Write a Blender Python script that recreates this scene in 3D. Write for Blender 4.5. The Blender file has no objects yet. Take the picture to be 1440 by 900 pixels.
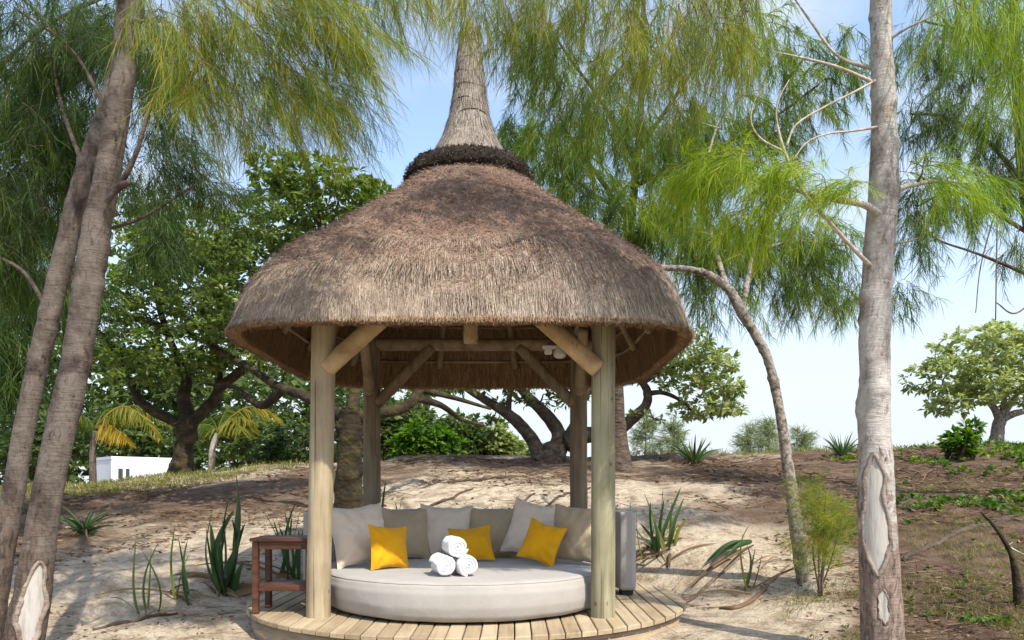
import bpy, math, random
import numpy as np
from mathutils import Matrix, Vector, Euler

R = math.radians
rng = np.random.default_rng(11)
random.seed(5)
SC = bpy.context.scene
COL = SC.collection
F, CX, HY, EYE = 1075.0, 720.0, 682.0, 1.10      # focal length and horizon in photo pixels, eye height

# ------------------------------------------------------------------ camera
cam = bpy.data.cameras.new('camera')
cam.lens = 36 * F / 1440
cam.sensor_width = 36
cam.shift_y = (HY - 450) / 1440
cam.clip_start, cam.clip_end = 0.05, 2000
cam_o = bpy.data.objects.new('camera', cam)
COL.objects.link(cam_o)
cam_o.location = (0, 0, EYE)
cam_o.rotation_euler = (R(90), 0, 0)
SC.camera = cam_o

# ------------------------------------------------------------------ sky, sun, exposure
SUN = Vector((0.42, -0.62, 0.92)).normalized()    # towards the sun: behind the camera, to the right
world = bpy.data.worlds.new('World')
SC.world = world
world.use_nodes = True
wn, wl = world.node_tree.nodes, world.node_tree.links
wn.clear()
w_out = wn.new('ShaderNodeOutputWorld')
w_bg = wn.new('ShaderNodeBackground')
w_bg.inputs['Strength'].default_value = 0.15
sky = wn.new('ShaderNodeTexSky')
sky.sky_type = 'NISHITA'
sky.sun_disc = False
sky.sun_elevation = math.asin(SUN.z)
sky.sun_rotation = math.atan2(SUN.x, SUN.y)
sky.air_density = 1.0
sky.dust_density = 1.2
sky.ozone_density = 1.2
w_tc = wn.new('ShaderNodeTexCoord')
w_map = wn.new('ShaderNodeMapping')
w_map.inputs['Scale'].default_value = (1.0, 1.0, 2.0)
w_map.inputs['Location'].default_value = (0.35, 0.2, 0.1)
w_noise = wn.new('ShaderNodeTexNoise')
w_noise.inputs['Scale'].default_value = 2.3
w_noise.inputs['Detail'].default_value = 7
w_noise.inputs['Roughness'].default_value = 0.55
w_ramp = wn.new('ShaderNodeValToRGB')
w_ramp.color_ramp.elements[0].position = 0.48
w_ramp.color_ramp.elements[0].color = (0.12, 0.12, 0.12, 1)
w_ramp.color_ramp.elements[1].position = 0.72
w_ramp.color_ramp.elements[1].color = (1, 1, 1, 1)
w_sep = wn.new('ShaderNodeSeparateXYZ')
w_low = wn.new('ShaderNodeMapRange')              # haze bank of cloud low over the sea
w_low.inputs['From Min'].default_value = 0.42
w_low.inputs['From Max'].default_value = 0.08
w_low.inputs['To Min'].default_value = 0.0
w_low.inputs['To Max'].default_value = 0.96
w_max = wn.new('ShaderNodeMath')
w_max.operation = 'MAXIMUM'
w_mix = wn.new('ShaderNodeMixRGB')
w_mix.inputs['Color2'].default_value = (2.6, 2.86, 3.06, 1)
wl.new(w_tc.outputs['Generated'], w_map.inputs['Vector'])
wl.new(w_map.outputs['Vector'], w_noise.inputs['Vector'])
wl.new(w_noise.outputs['Fac'], w_ramp.inputs['Fac'])
wl.new(w_tc.outputs['Generated'], w_sep.inputs['Vector'])
wl.new(w_sep.outputs['Z'], w_low.inputs['Value'])
wl.new(w_ramp.outputs['Color'], w_max.inputs[0])
wl.new(w_low.outputs['Result'], w_max.inputs[1])
wl.new(w_max.outputs['Value'], w_mix.inputs['Fac'])
wl.new(sky.outputs['Color'], w_mix.inputs['Color1'])
wl.new(w_mix.outputs['Color'], w_bg.inputs['Color'])
wl.new(w_bg.outputs['Background'], w_out.inputs['Surface'])

sun = bpy.data.lights.new('sun', 'SUN')
sun.energy = 2.9
sun.angle = R(0.5)
sun.color = (1.0, 0.93, 0.80)
sun_o = bpy.data.objects.new('sun', sun)
COL.objects.link(sun_o)
sun_o.location = (4, -8, 14)
sun_o.rotation_euler = SUN.to_track_quat('Z', 'Y').to_euler()

SC.view_settings.view_transform = 'Standard'
SC.view_settings.look = 'None'
SC.view_settings.gamma = 1.0
SC.view_settings.use_curve_mapping = False
SC.view_settings.exposure = 1.2
try:
    SC.cycles.max_bounces = 8
    SC.cycles.diffuse_bounces = 4
    SC.cycles.transmission_bounces = 5
    SC.cycles.transparent_max_bounces = 6
    SC.cycles.caustics_reflective = False
    SC.cycles.caustics_refractive = False
except Exception:
    pass

# ------------------------------------------------------------------ helpers
def P(px, py, d):
    """a point of the place from its position in the photo and its distance"""
    return np.array([(px - CX) / F * d, d, EYE + (HY - py) / F * d])

def tag(o, label=None, cat=None, group=None, kind=None):
    if label: o['label'] = label
    if cat: o['category'] = cat
    if group: o['group'] = group
    if kind: o['kind'] = kind
    return o

def empty(name, loc, label, cat, group=None, rz=0.0):
    o = bpy.data.objects.new(name, None)
    o.empty_display_size = 0.2
    COL.objects.link(o)
    o.location = [float(v) for v in loc]
    o.rotation_euler = (0, 0, rz)
    return tag(o, label, cat, group)

class MB:
    """collects vertices and faces (numpy) and links them as one mesh object"""
    def __init__(self):
        self.V, self.T, self.faces, self.mats, self.smooth, self.n = [], [], [], [], [], 0
    def add(self, V, faces, mat=0, tint=0.5, smooth=True):
        V = np.asarray(V, float)
        self.V.append(V)
        t = np.asarray(tint, float)
        self.T.append(np.full(len(V), t) if t.ndim == 0 else t)
        for f in (faces if isinstance(faces, list) else [faces]):
            f = np.asarray(f, int)
            if len(f) == 0: continue
            self.faces.append(f + self.n)
            self.mats.append(np.full(len(f), mat))
            self.smooth.append(np.full(len(f), smooth))
        self.n += len(V)
        return self
    def build(self, name, mats, parent=None, origin=(0, 0, 0)):
        V = np.concatenate(self.V) - np.asarray(origin, float)
        me = bpy.data.meshes.new(name)
        loops = np.concatenate([f.ravel() for f in self.faces])
        tot = np.concatenate([np.full(len(f), f.shape[1]) for f in self.faces])
        start = np.concatenate([[0], np.cumsum(tot)[:-1]])
        me.vertices.add(len(V))
        me.vertices.foreach_set('co', V.astype(np.float32).ravel())
        me.loops.add(len(loops))
        me.loops.foreach_set('vertex_index', loops.astype(np.int32))
        me.polygons.add(len(tot))
        me.polygons.foreach_set('loop_start', start.astype(np.int32))
        me.polygons.foreach_set('loop_total', tot.astype(np.int32))
        me.polygons.foreach_set('material_index', np.concatenate(self.mats).astype(np.int32))
        me.polygons.foreach_set('use_smooth', np.concatenate(self.smooth))
        me.update(calc_edges=True)
        a = me.attributes.new('tint', 'FLOAT', 'POINT')
        a.data.foreach_set('value', np.concatenate(self.T).astype(np.float32))
        me.validate()
        for m in (mats if isinstance(mats, (list, tuple)) else [mats]):
            me.materials.append(m)
        o = bpy.data.objects.new(name, me)
        COL.objects.link(o)
        if parent: o.parent = parent
        else: o.location = [float(v) for v in origin]
        return o

def nrm(a):
    return a / np.maximum(np.linalg.norm(a, axis=-1, keepdims=True), 1e-9)

_tab = np.random.default_rng(77).random((64, 64, 64))
def noise3(p):
    p = np.asarray(p, float)
    i = np.floor(p).astype(int); f = p - i; f = f * f * (3 - 2 * f)
    i = i % 64; j = (i + 1) % 64
    x, y, z = i[..., 0], i[..., 1], i[..., 2]; X, Y, Z = j[..., 0], j[..., 1], j[..., 2]
    fx, fy, fz = f[..., 0], f[..., 1], f[..., 2]
    def l(a, b, t): return a + (b - a) * t
    return l(l(l(_tab[x, y, z], _tab[X, y, z], fx), l(_tab[x, Y, z], _tab[X, Y, z], fx), fy),
             l(l(_tab[x, y, Z], _tab[X, y, Z], fx), l(_tab[x, Y, Z], _tab[X, Y, Z], fx), fy), fz)
def fbm(p, o=4):
    p = np.asarray(p, float); s = 0; a = .5; t = 0
    for k in range(o):
        s = s + a * noise3(p * 2 ** k + 13.7 * k); t += a; a *= .5
    return s / t

def grid_faces(nu, nv, wrap_u=False):
    """faces of a (nv rows, nu columns) vertex grid"""
    r = np.arange(nv - 1)[:, None]; c = np.arange(nu if wrap_u else nu - 1)[None, :]
    c2 = (c + 1) % nu
    return np.stack([r * nu + c, r * nu + c2, (r + 1) * nu + c2, (r + 1) * nu + c], -1).reshape(-1, 4)

def smooth_line(pts, rad, n):
    """Catmull-Rom through points (with radii)"""
    pts = np.asarray(pts, float); rad = np.asarray(rad, float)
    Q = np.column_stack([pts, rad]); m = len(Q)
    if m < 3:
        t = np.linspace(0, m - 1, n)
        out = np.column_stack([np.interp(t, np.arange(m), Q[:, k]) for k in range(4)])
        return out[:, :3], out[:, 3]
    Q = np.vstack([2 * Q[0] - Q[1], Q, 2 * Q[-1] - Q[-2]])
    t = np.linspace(0, m - 1 - 1e-6, n); i = t.astype(int); f = (t - i)[:, None]
    a, b, c, d = Q[i], Q[i + 1], Q[i + 2], Q[i + 3]
    o = .5 * (2 * b + (c - a) * f + (2 * a - 5 * b + 4 * c - d) * f ** 2 + (3 * b - a - 3 * c + d) * f ** 3)
    return o[:, :3], np.maximum(o[:, 3], 1e-4)

def tube(pts, rad, sides=8, rough=0.0, seed=0.0, cap=True):
    pts = np.asarray(pts, float); rad = np.broadcast_to(np.asarray(rad, float), (len(pts),))
    T = nrm(np.gradient(pts, axis=0))
    ref = np.array([0.0, 0, 1]) if abs(T[0, 2]) < .9 else np.array([1.0, 0, 0])
    u = nrm(np.cross(T[0], ref)); U = [u]
    for k in range(1, len(pts)):
        u = u - T[k] * np.dot(u, T[k]); u = u / max(np.linalg.norm(u), 1e-9); U.append(u)
    U = np.array(U); W = np.cross(T, U)
    a = np.linspace(0, 2 * np.pi, sides, endpoint=False)
    dirs = U[:, None] * np.cos(a)[None, :, None] + W[:, None] * np.sin(a)[None, :, None]
    r = rad[:, None] * np.ones(sides)[None]
    if rough:
        q = pts[:, None] + dirs * rad[:, None, None]
        r = r * (1 + rough * 2 * (fbm(q * np.array([9, 9, 5]) + seed, 3) - .5) + rough * (fbm(q * 28 + seed, 2) - .5))
    V = (pts[:, None] + dirs * r[..., None]).reshape(-1, 3)
    fs = [grid_faces(sides, len(pts), True)]
    if cap:
        V = np.vstack([V, pts[0], pts[-1]]); m = len(V); c = np.arange(sides); c2 = (c + 1) % sides
        b = (len(pts) - 1) * sides
        fs.append(np.column_stack([c2, c, np.full(sides, m - 2)]))
        fs.append(np.column_stack([b + c, b + c2, np.full(sides, m - 1)]))
    return V, fs

def box(c, s, rz=0.0, bev=0.0):
    """a box with chamfered edges"""
    c = np.asarray(c, float); h = np.asarray(s, float) / 2; b = min(bev, h.min() * .6)
    import bmesh
    bm = bmesh.new(); bmesh.ops.create_cube(bm, size=1.0)
    for v in bm.verts: v.co = Vector((v.co.x * 2 * h[0], v.co.y * 2 * h[1], v.co.z * 2 * h[2]))
    if b > 0: bmesh.ops.bevel(bm, geom=bm.edges[:], offset=b, segments=2, affect='EDGES')
    bmesh.ops.triangulate(bm, faces=bm.faces[:])
    bm.verts.index_update()
    V = np.array([v.co[:] for v in bm.verts]); Fc = np.array([[v.index for v in f.verts] for f in bm.faces])
    bm.free()
    ca, sa = math.cos(rz), math.sin(rz)
    V = V @ np.array([[ca, sa, 0], [-sa, ca, 0], [0, 0, 1]])
    return V + c, Fc

# ------------------------------------------------------------------ materials
def newmat(name):
    m = bpy.data.materials.new(name); m.use_nodes = True
    n, l = m.node_tree.nodes, m.node_tree.links
    return m, n, l, n['Principled BSDF']

def ramp(n, stops):
    r = n.new('ShaderNodeValToRGB'); e = r.color_ramp.elements
    while len(e) < len(stops): e.new(.5)
    for k, (p, c) in enumerate(stops):
        e[k].position = p; e[k].color = (*c, 1)
    return r

def surf(name, stops, scale=(8, 8, 8), nscale=1.0, detail=6, rough=.8, bump=.3, bscale=40.0, bdist=.01, tintmix=0.0, tintcol=None, spec=.3, coord='Object', distort=0.0):
    """colour from stretched noise, finer noise for relief; optional per-piece tint"""
    m, n, l, b = newmat(name)
    tc = n.new('ShaderNodeTexCoord'); mp = n.new('ShaderNodeMapping'); mp.inputs['Scale'].default_value = scale
    l.new(tc.outputs[coord], mp.inputs['Vector'])
    nz = n.new('ShaderNodeTexNoise'); nz.inputs['Scale'].default_value = nscale; nz.inputs['Detail'].default_value = detail
    nz.inputs['Roughness'].default_value = .65; nz.inputs['Distortion'].default_value = distort
    l.new(mp.outputs['Vector'], nz.inputs['Vector'])
    rp = ramp(n, stops); l.new(nz.outputs['Fac'], rp.inputs['Fac'])
    col = rp.outputs['Color']
    if tintmix:
        at = n.new('ShaderNodeAttribute'); at.attribute_name = 'tint'
        r2 = ramp(n, tintcol); l.new(at.outputs['Fac'], r2.inputs['Fac'])
        mx = n.new('ShaderNodeMixRGB'); mx.inputs['Fac'].default_value = tintmix
        l.new(col, mx.inputs['Color1']); l.new(r2.outputs['Color'], mx.inputs['Color2']); col = mx.outputs['Color']
    l.new(col, b.inputs['Base Color'])
    b.inputs['Roughness'].default_value = rough
    b.inputs['Specular IOR Level'].default_value = spec
    if bump:
        nb = n.new('ShaderNodeTexNoise'); nb.inputs['Scale'].default_value = bscale; nb.inputs['Detail'].default_value = 5
        l.new(mp.outputs['Vector'], nb.inputs['Vector'])
        ad = n.new('ShaderNodeMath'); ad.operation = 'ADD'
        l.new(nb.outputs['Fac'], ad.inputs[0]); l.new(nz.outputs['Fac'], ad.inputs[1])
        bp = n.new('ShaderNodeBump'); bp.inputs['Strength'].default_value = bump; bp.inputs['Distance'].default_value = bdist
        l.new(ad.outputs[0], bp.inputs['Height']); l.new(bp.outputs['Normal'], b.inputs['Normal'])
    return m

def leafmat(name, stops, trans=.45, rough=.5, gloss=.06):
    """thin leaves: reflect and let light through; colour by leaf"""
    m, n, l, b = newmat(name)
    out = n['Material Output']
    at = n.new('ShaderNodeAttribute'); at.attribute_name = 'tint'
    rp = ramp(n, stops); l.new(at.outputs['Fac'], rp.inputs['Fac'])
    l.new(rp.outputs['Color'], b.inputs['Base Color'])
    b.inputs['Roughness'].default_value = rough
    b.inputs['Specular IOR Level'].default_value = gloss * 5
    tr = n.new('ShaderNodeBsdfTranslucent'); l.new(rp.outputs['Color'], tr.inputs['Color'])
    hs = n.new('ShaderNodeHueSaturation'); hs.inputs['Saturation'].default_value = 1.15; hs.inputs['Value'].default_value = 1.7
    l.new(rp.outputs['Color'], hs.inputs['Color']); l.new(hs.outputs['Color'], tr.inputs['Color'])
    mx = n.new('ShaderNodeMixShader'); mx.inputs['Fac'].default_value = trans
    l.new(b.outputs['BSDF'], mx.inputs[1]); l.new(tr.outputs['BSDF'], mx.inputs[2])
    l.new(mx.outputs['Shader'], out.inputs['Surface'])
    return m

M = {}
def barkmat(name, dark, mid, pale, crack, old=None):
    m, n, l, b = newmat(name)
    tc = n.new('ShaderNodeTexCoord')
    def nz(scale, k, det, ro=.6, dist=0.0):
        mp = n.new('ShaderNodeMapping'); mp.inputs['Scale'].default_value = scale; l.new(tc.outputs['Object'], mp.inputs['Vector'])
        q = n.new('ShaderNodeTexNoise'); q.inputs['Scale'].default_value = k; q.inputs['Detail'].default_value = det
        q.inputs['Roughness'].default_value = ro; q.inputs['Distortion'].default_value = dist; l.new(mp.outputs['Vector'], q.inputs['Vector']); return q
    def mul(a, c, f):
        x = n.new('ShaderNodeMixRGB'); x.blend_type = 'MULTIPLY'; x.inputs['Fac'].default_value = f; l.new(a, x.inputs['Color1']); l.new(c, x.inputs['Color2']); return x.outputs['Color']
    big = nz((1, 1, .8), 5, 8, .62, .4)
    c1 = ramp(n, [(.34, dark), (.44, mid), (.56, pale), (.70, mid)]); l.new(big.outputs['Fac'], c1.inputs['Fac'])
    ring = nz((9, 9, 55), 1, 5, .6, .8)                       # short level marks
    c2 = ramp(n, [(.30, (.50, .45, .42)), (.42, (1, 1, 1))]); l.new(ring.outputs['Fac'], c2.inputs['Fac'])
    flake = nz((26, 26, 9), 1, 7, .7, 1.2)                    # upright cracks and flakes
    c3 = ramp(n, [(.36, crack), (.45, (1, 1, 1))]); l.new(flake.outputs['Fac'], c3.inputs['Fac'])
    spot = nz((18, 18, 14), 1, 3)
    c4 = ramp(n, [(.27, (.3, .26, .24)), (.34, (1, 1, 1))]); l.new(spot.outputs['Fac'], c4.inputs['Fac'])
    col = mul(mul(mul(c1.outputs['Color'], c2.outputs['Color'], .5), c3.outputs['Color'], .6), c4.outputs['Color'], .8)
    if old:                                                   # rough old brown bark left on the foot of the trunk
        sp = n.new('ShaderNodeSeparateXYZ'); l.new(tc.outputs['Object'], sp.inputs['Vector'])
        h = n.new('ShaderNodeMapRange'); h.inputs['From Min'].default_value = .2; h.inputs['From Max'].default_value = 1.75; h.inputs['To Min'].default_value = .30; h.inputs['To Max'].default_value = -.22
        l.new(sp.outputs['Z'], h.inputs['Value'])
        pn = nz((1, 1, .55), 7, 7, .7, .6); ad = n.new('ShaderNodeMath'); ad.operation = 'ADD'
        l.new(pn.outputs['Fac'], ad.inputs[0]); l.new(h.outputs['Result'], ad.inputs[1])
        mk = ramp(n, [(.55, (0, 0, 0)), (.60, (1, 1, 1))]); l.new(ad.outputs[0], mk.inputs['Fac'])
        oc = ramp(n, [(.35, tuple(v * .4 for v in old)), (.5, old), (.65, tuple(v * 1.5 for v in old))]); l.new(flake.outputs['Fac'], oc.inputs['Fac'])
        mo = n.new('ShaderNodeMixRGB'); l.new(mk.outputs['Color'], mo.inputs['Fac']); l.new(col, mo.inputs['Color1']); l.new(oc.outputs['Color'], mo.inputs['Color2']); col = mo.outputs['Color']
    l.new(col, b.inputs['Base Color']); b.inputs['Roughness'].default_value = .9; b.inputs['Specular IOR Level'].default_value = .15
    s1 = n.new('ShaderNodeMath'); s1.operation = 'ADD'; l.new(ring.outputs['Fac'], s1.inputs[0]); l.new(flake.outputs['Fac'], s1.inputs[1])
    bp = n.new('ShaderNodeBump'); bp.inputs['Strength'].default_value = .7; bp.inputs['Distance'].default_value = .012
    l.new(s1.outputs[0], bp.inputs['Height']); l.new(bp.outputs['Normal'], b.inputs['Normal'])
    return m
M['bark_pale'] = barkmat('pale casuarina bark', (.175, .135, .112), (.32, .285, .255), (.44, .415, .385), (.28, .21, .17), old=(.22, .165, .135))
M['bark_lip'] = barkmat('swollen brown bark lip', (.10, .072, .055), (.20, .15, .12), (.31, .26, .22), (.25, .18, .14))
M['bark_grey'] = barkmat('grey brown casuarina bark', (.045, .034, .029), (.092, .073, .062), (.155, .13, .113), (.25, .20, .17), old=(.10, .075, .06))
M['bark_mottled'] = surf('mottled grey bark', [(.32, (.05, .042, .035)), (.44, (.15, .12, .10)), (.54, (.31, .28, .245)), (.62, (.18, .15, .12)), (.75, (.10, .08, .06))], (12, 12, 12), 1.6, 8, .9, .7, 3, .02)
M['bark_dark'] = surf('dark bark', [(.3, (.030, .022, .016)), (.5, (.085, .062, .045)), (.7, (.15, .115, .085))], (5, 5, 9), 1.2, 8, .95, .9, 3, .04)
M['bark_moss'] = surf('bark with yellow lichen', [(.28, (.012, .009, .006)), (.48, (.030, .022, .013)), (.62, (.062, .050, .017)), (.74, (.032, .024, .012))], (4, 4, 6), 1.1, 8, .95, .9, 3, .04)
M['twig'] = surf('twig bark', [(.3, (.07, .05, .038)), (.6, (.17, .13, .10))], (20, 20, 20), 1, 4, .9, .0)
M['twig_pale'] = surf('bleached dead twig', [(.3, (.22, .17, .125)), (.6, (.46, .40, .33))], (20, 20, 20), 1, 4, .9, .3, 4, .01)
M['scar'] = surf('bare grey wood', [(.3, (.27, .25, .225)), (.5, (.44, .415, .38)), (.7, (.35, .32, .285))], (30, 30, 3), 1, 6, .85, .4, 4, .006)
M['needle_gold'] = leafmat('olive gold needles', [(0, (.055, .105, .014)), (.45, (.145, .215, .022)), (.8, (.28, .30, .036)), (1, (.38, .31, .055))], .5)
M['needle_lime'] = leafmat('bright lime needles', [(0, (.08, .15, .010)), (.5, (.20, .32, .018)), (1, (.38, .45, .035))], .5)
M['needle_green'] = leafmat('green needles', [(0, (.030, .068, .013)), (.5, (.085, .15, .020)), (1, (.19, .25, .030))], .5)
M['needle_dark'] = leafmat('dark green needles', [(0, (.018, .044, .012)), (.5, (.050, .098, .020)), (1, (.12, .17, .028))], .45)
M['leaf_green'] = leafmat('glossy mid green leaves', [(0, (.04, .068, .014)), (.5, (.10, .15, .03)), (1, (.21, .26, .07))], .45, .38, .1)
M['leaf_pale'] = leafmat('pale yellow green leaves', [(0, (.09, .12, .03)), (.5, (.20, .25, .07)), (1, (.36, .40, .17))], .45, .4, .1)
M['leaf_bright'] = leafmat('bright shrub leaves', [(0, (.025, .065, .010)), (.5, (.065, .14, .018)), (1, (.14, .22, .03))], .45, .45)
M['leaf_wood'] = leafmat('distant foliage', [(0, (.03, .055, .018)), (.5, (.075, .115, .032)), (1, (.14, .18, .05))], .45)
M['leaf_fine'] = leafmat('pale grey green needles', [(0, (.13, .17, .08)), (1, (.28, .32, .16))], .5)
M['frond'] = leafmat('yellowing palm fronds', [(0, (.06, .11, .018)), (.5, (.20, .19, .025)), (1, (.40, .27, .035))], .45)
M['blade'] = leafmat('strap leaves', [(0, (.020, .050, .018)), (.5, (.055, .105, .032)), (1, (.26, .27, .055))], .25, .4, .1)
M['blade_dry'] = leafmat('dry brown leaves', [(0, (.07, .04, .025)), (1, (.26, .175, .10))], .2)
M['grass'] = leafmat('short grass', [(0, (.06, .085, .018)), (.6, (.16, .175, .035)), (1, (.30, .26, .08))], .35)
M['litter'] = leafmat('fallen leaves and needles', [(0, (.055, .034, .024)), (.6, (.15, .095, .06)), (1, (.30, .21, .13))], .1, .8, .03)
M['creeper'] = leafmat('creeper leaves', [(0, (.03, .07, .012)), (.7, (.085, .16, .022)), (.9, (.14, .20, .03)), (1, (.22, .26, .04))], .35)

M['thatch_top'] = surf('twiggy weathered thatch', [(.3, (.16, .10, .074)), (.5, (.28, .182, .138)), (.7, (.40, .285, .225))], (3, 3, 3), 1.4, 8, .95, .9, 22, .025, tintmix=.55, tintcol=[(0, (.13, .08, .058)), (.5, (.30, .196, .150)), (1, (.50, .38, .30))])
M['thatch_skirt'] = surf('grey straw thatch', [(.3, (.18, .135, .10)), (.5, (.32, .255, .20)), (.7, (.44, .37, .295))], (14, 14, 2.5), 1.2, 8, .95, .8, 6, .02, tintmix=.6, tintcol=[(0, (.14, .10, .075)), (.5, (.335, .262, .205)), (1, (.60, .51, .42))])
M['thatch_edge'] = surf('cut straw ends', [(.3, (.10, .058, .028)), (.5, (.25, .15, .075)), (.7, (.40, .26, .14))], (60, 60, 60), 1, 5, .95, .8, 3, .01, tintmix=.5, tintcol=[(0, (.11, .06, .03)), (1, (.48, .31, .17))])
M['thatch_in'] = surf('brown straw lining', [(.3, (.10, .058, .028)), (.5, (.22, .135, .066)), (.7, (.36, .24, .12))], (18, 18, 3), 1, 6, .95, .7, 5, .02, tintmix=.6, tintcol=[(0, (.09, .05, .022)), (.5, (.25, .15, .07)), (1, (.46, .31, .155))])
M['spire'] = surf('tight grey spire thatch', [(.3, (.13, .105, .09)), (.5, (.29, .245, .21)), (.7, (.42, .37, .32))], (26, 26, 4), 1, 7, .95, .8, 4, .015, tintmix=.5, tintcol=[(0, (.12, .095, .08)), (1, (.5, .44, .38))])
M['collar'] = surf('dark bark twigs', [(.3, (.012, .009, .007)), (.55, (.045, .034, .026)), (.75, (.16, .13, .10))], (30, 30, 30), 1, 6, .95, .9, 3, .02, tintmix=.6, tintcol=[(0, (.012, .009, .007)), (.7, (.045, .033, .024)), (1, (.30, .25, .19))])
M['wire'] = surf('dark binding wire', [(.3, (.03, .024, .02)), (.7, (.06, .05, .042))], (20, 20, 20), 1, 3, .7, 0)

def wood(name, a, b, c, scale=(14, 14, 1.2), bump=.25, rough=.75):
    m = surf(name, [(.32, a), (.5, b), (.7, c)], scale, 1.3, 8, rough, bump, 5, .006, distort=.4)
    n, l = m.node_tree.nodes, m.node_tree.links; bs = n['Principled BSDF']
    src = bs.inputs['Base Color'].links[0].from_socket; tc = n.new('ShaderNodeTexCoord')
    def layer(src, sc, k, det, stops, f, dist=0.0):
        mp = n.new('ShaderNodeMapping'); mp.inputs['Scale'].default_value = sc; l.new(tc.outputs['Object'], mp.inputs['Vector'])
        q = n.new('ShaderNodeTexNoise'); q.inputs['Scale'].default_value = k; q.inputs['Detail'].default_value = det; q.inputs['Distortion'].default_value = dist
        l.new(mp.outputs['Vector'], q.inputs['Vector']); r = ramp(n, stops); l.new(q.outputs['Fac'], r.inputs['Fac'])
        x = n.new('ShaderNodeMixRGB'); x.blend_type = 'MULTIPLY'; x.inputs['Fac'].default_value = f
        l.new(src, x.inputs['Color1']); l.new(r.outputs['Color'], x.inputs['Color2']); return x.outputs['Color']
    long = tuple(v * 3.2 if v > 10 else v * .55 for v in scale)
    src = layer(src, long, 1, 3, [(.33, (.35, .30, .25)), (.37, (1, 1, 1))], .8, .2)          # drying splits
    src = layer(src, (13, 13, 9), 1, 2, [(.25, (.35, .27, .20)), (.30, (1, 1, 1))], .8)        # knots
    src = layer(src, (2.5, 2.5, 2.5), 1, 6, [(.35, (.74, .72, .68)), (.6, (1, 1, 1))], .9)     # weather stains
    l.new(src, bs.inputs['Base Color']); return m
M['post_tan'] = wood('tan treated pole', (.24, .185, .115), (.35, .285, .185), (.43, .36, .245))
M['post_green'] = wood('greenish treated pole', (.17, .16, .098), (.275, .255, .16), (.36, .33, .215))
M['post_brown'] = wood('brown weathered pole', (.12, .09, .058), (.20, .155, .10), (.27, .22, .15))
M['beam'] = wood('roof pole', (.16, .115, .066), (.26, .195, .12), (.34, .265, .17), (6, 6, 6))
M['brace'] = wood('honey brace pole', (.30, .20, .10), (.42, .30, .16), (.5, .38, .22), (6, 6, 6))
M['table_wood'] = wood('red brown hardwood', (.05, .020, .012), (.10, .039, .023), (.15, .062, .037), (3, 20, 20), .15, .45)

def plank_mat():
    m, n, l, b = newmat('weathered deck planks')
    tc = n.new('ShaderNodeTexCoord'); mp = n.new('ShaderNodeMapping'); mp.inputs['Scale'].default_value = (30, 2.2, 30)
    l.new(tc.outputs['Object'], mp.inputs['Vector'])
    nz = n.new('ShaderNodeTexNoise'); nz.inputs['Scale'].default_value = 1; nz.inputs['Detail'].default_value = 8
    at = n.new('ShaderNodeAttribute'); at.attribute_name = 'tint'
    ad = n.new('ShaderNodeVectorMath'); ad.operation = 'ADD'
    l.new(mp.outputs['Vector'], ad.inputs[0]); l.new(at.outputs['Color'], ad.inputs[1])
    l.new(ad.outputs[0], nz.inputs['Vector'])
    rp = ramp(n, [(.3, (.20, .145, .085)), (.5, (.37, .285, .18)), (.7, (.46, .37, .25))])
    l.new(nz.outputs['Fac'], rp.inputs['Fac'])
    r2 = ramp(n, [(0, (.27, .20, .12)), (.5, (.40, .31, .20)), (1, (.50, .41, .28))]); l.new(at.outputs['Fac'], r2.inputs['Fac'])
    mx = n.new('ShaderNodeMixRGB'); mx.inputs['Fac'].default_value = .5
    l.new(rp.outputs['Color'], mx.inputs['Color1']); l.new(r2.outputs['Color'], mx.inputs['Color2'])
    n2 = n.new('ShaderNodeTexNoise'); n2.inputs['Scale'].default_value = 2.2; n2.inputs['Detail'].default_value = 6
    l.new(tc.outputs['Object'], n2.inputs['Vector'])
    r3 = ramp(n, [(.35, (.72, .70, .66)), (.6, (1, 1, 1))]); l.new(n2.outputs['Fac'], r3.inputs['Fac'])
    m2 = n.new('ShaderNodeMixRGB'); m2.blend_type = 'MULTIPLY'; m2.inputs['Fac'].default_value = .8
    l.new(mx.outputs['Color'], m2.inputs['Color1']); l.new(r3.outputs['Color'], m2.inputs['Color2'])
    l.new(m2.outputs['Color'], b.inputs['Base Color']); b.inputs['Roughness'].default_value = .8
    bp = n.new('ShaderNodeBump'); bp.inputs['Strength'].default_value = .3; bp.inputs['Distance'].default_value = .004
    l.new(nz.outputs['Fac'], bp.inputs['Height']); l.new(bp.outputs['Normal'], b.inputs['Normal'])
    return m
M['plank'] = plank_mat()

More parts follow.
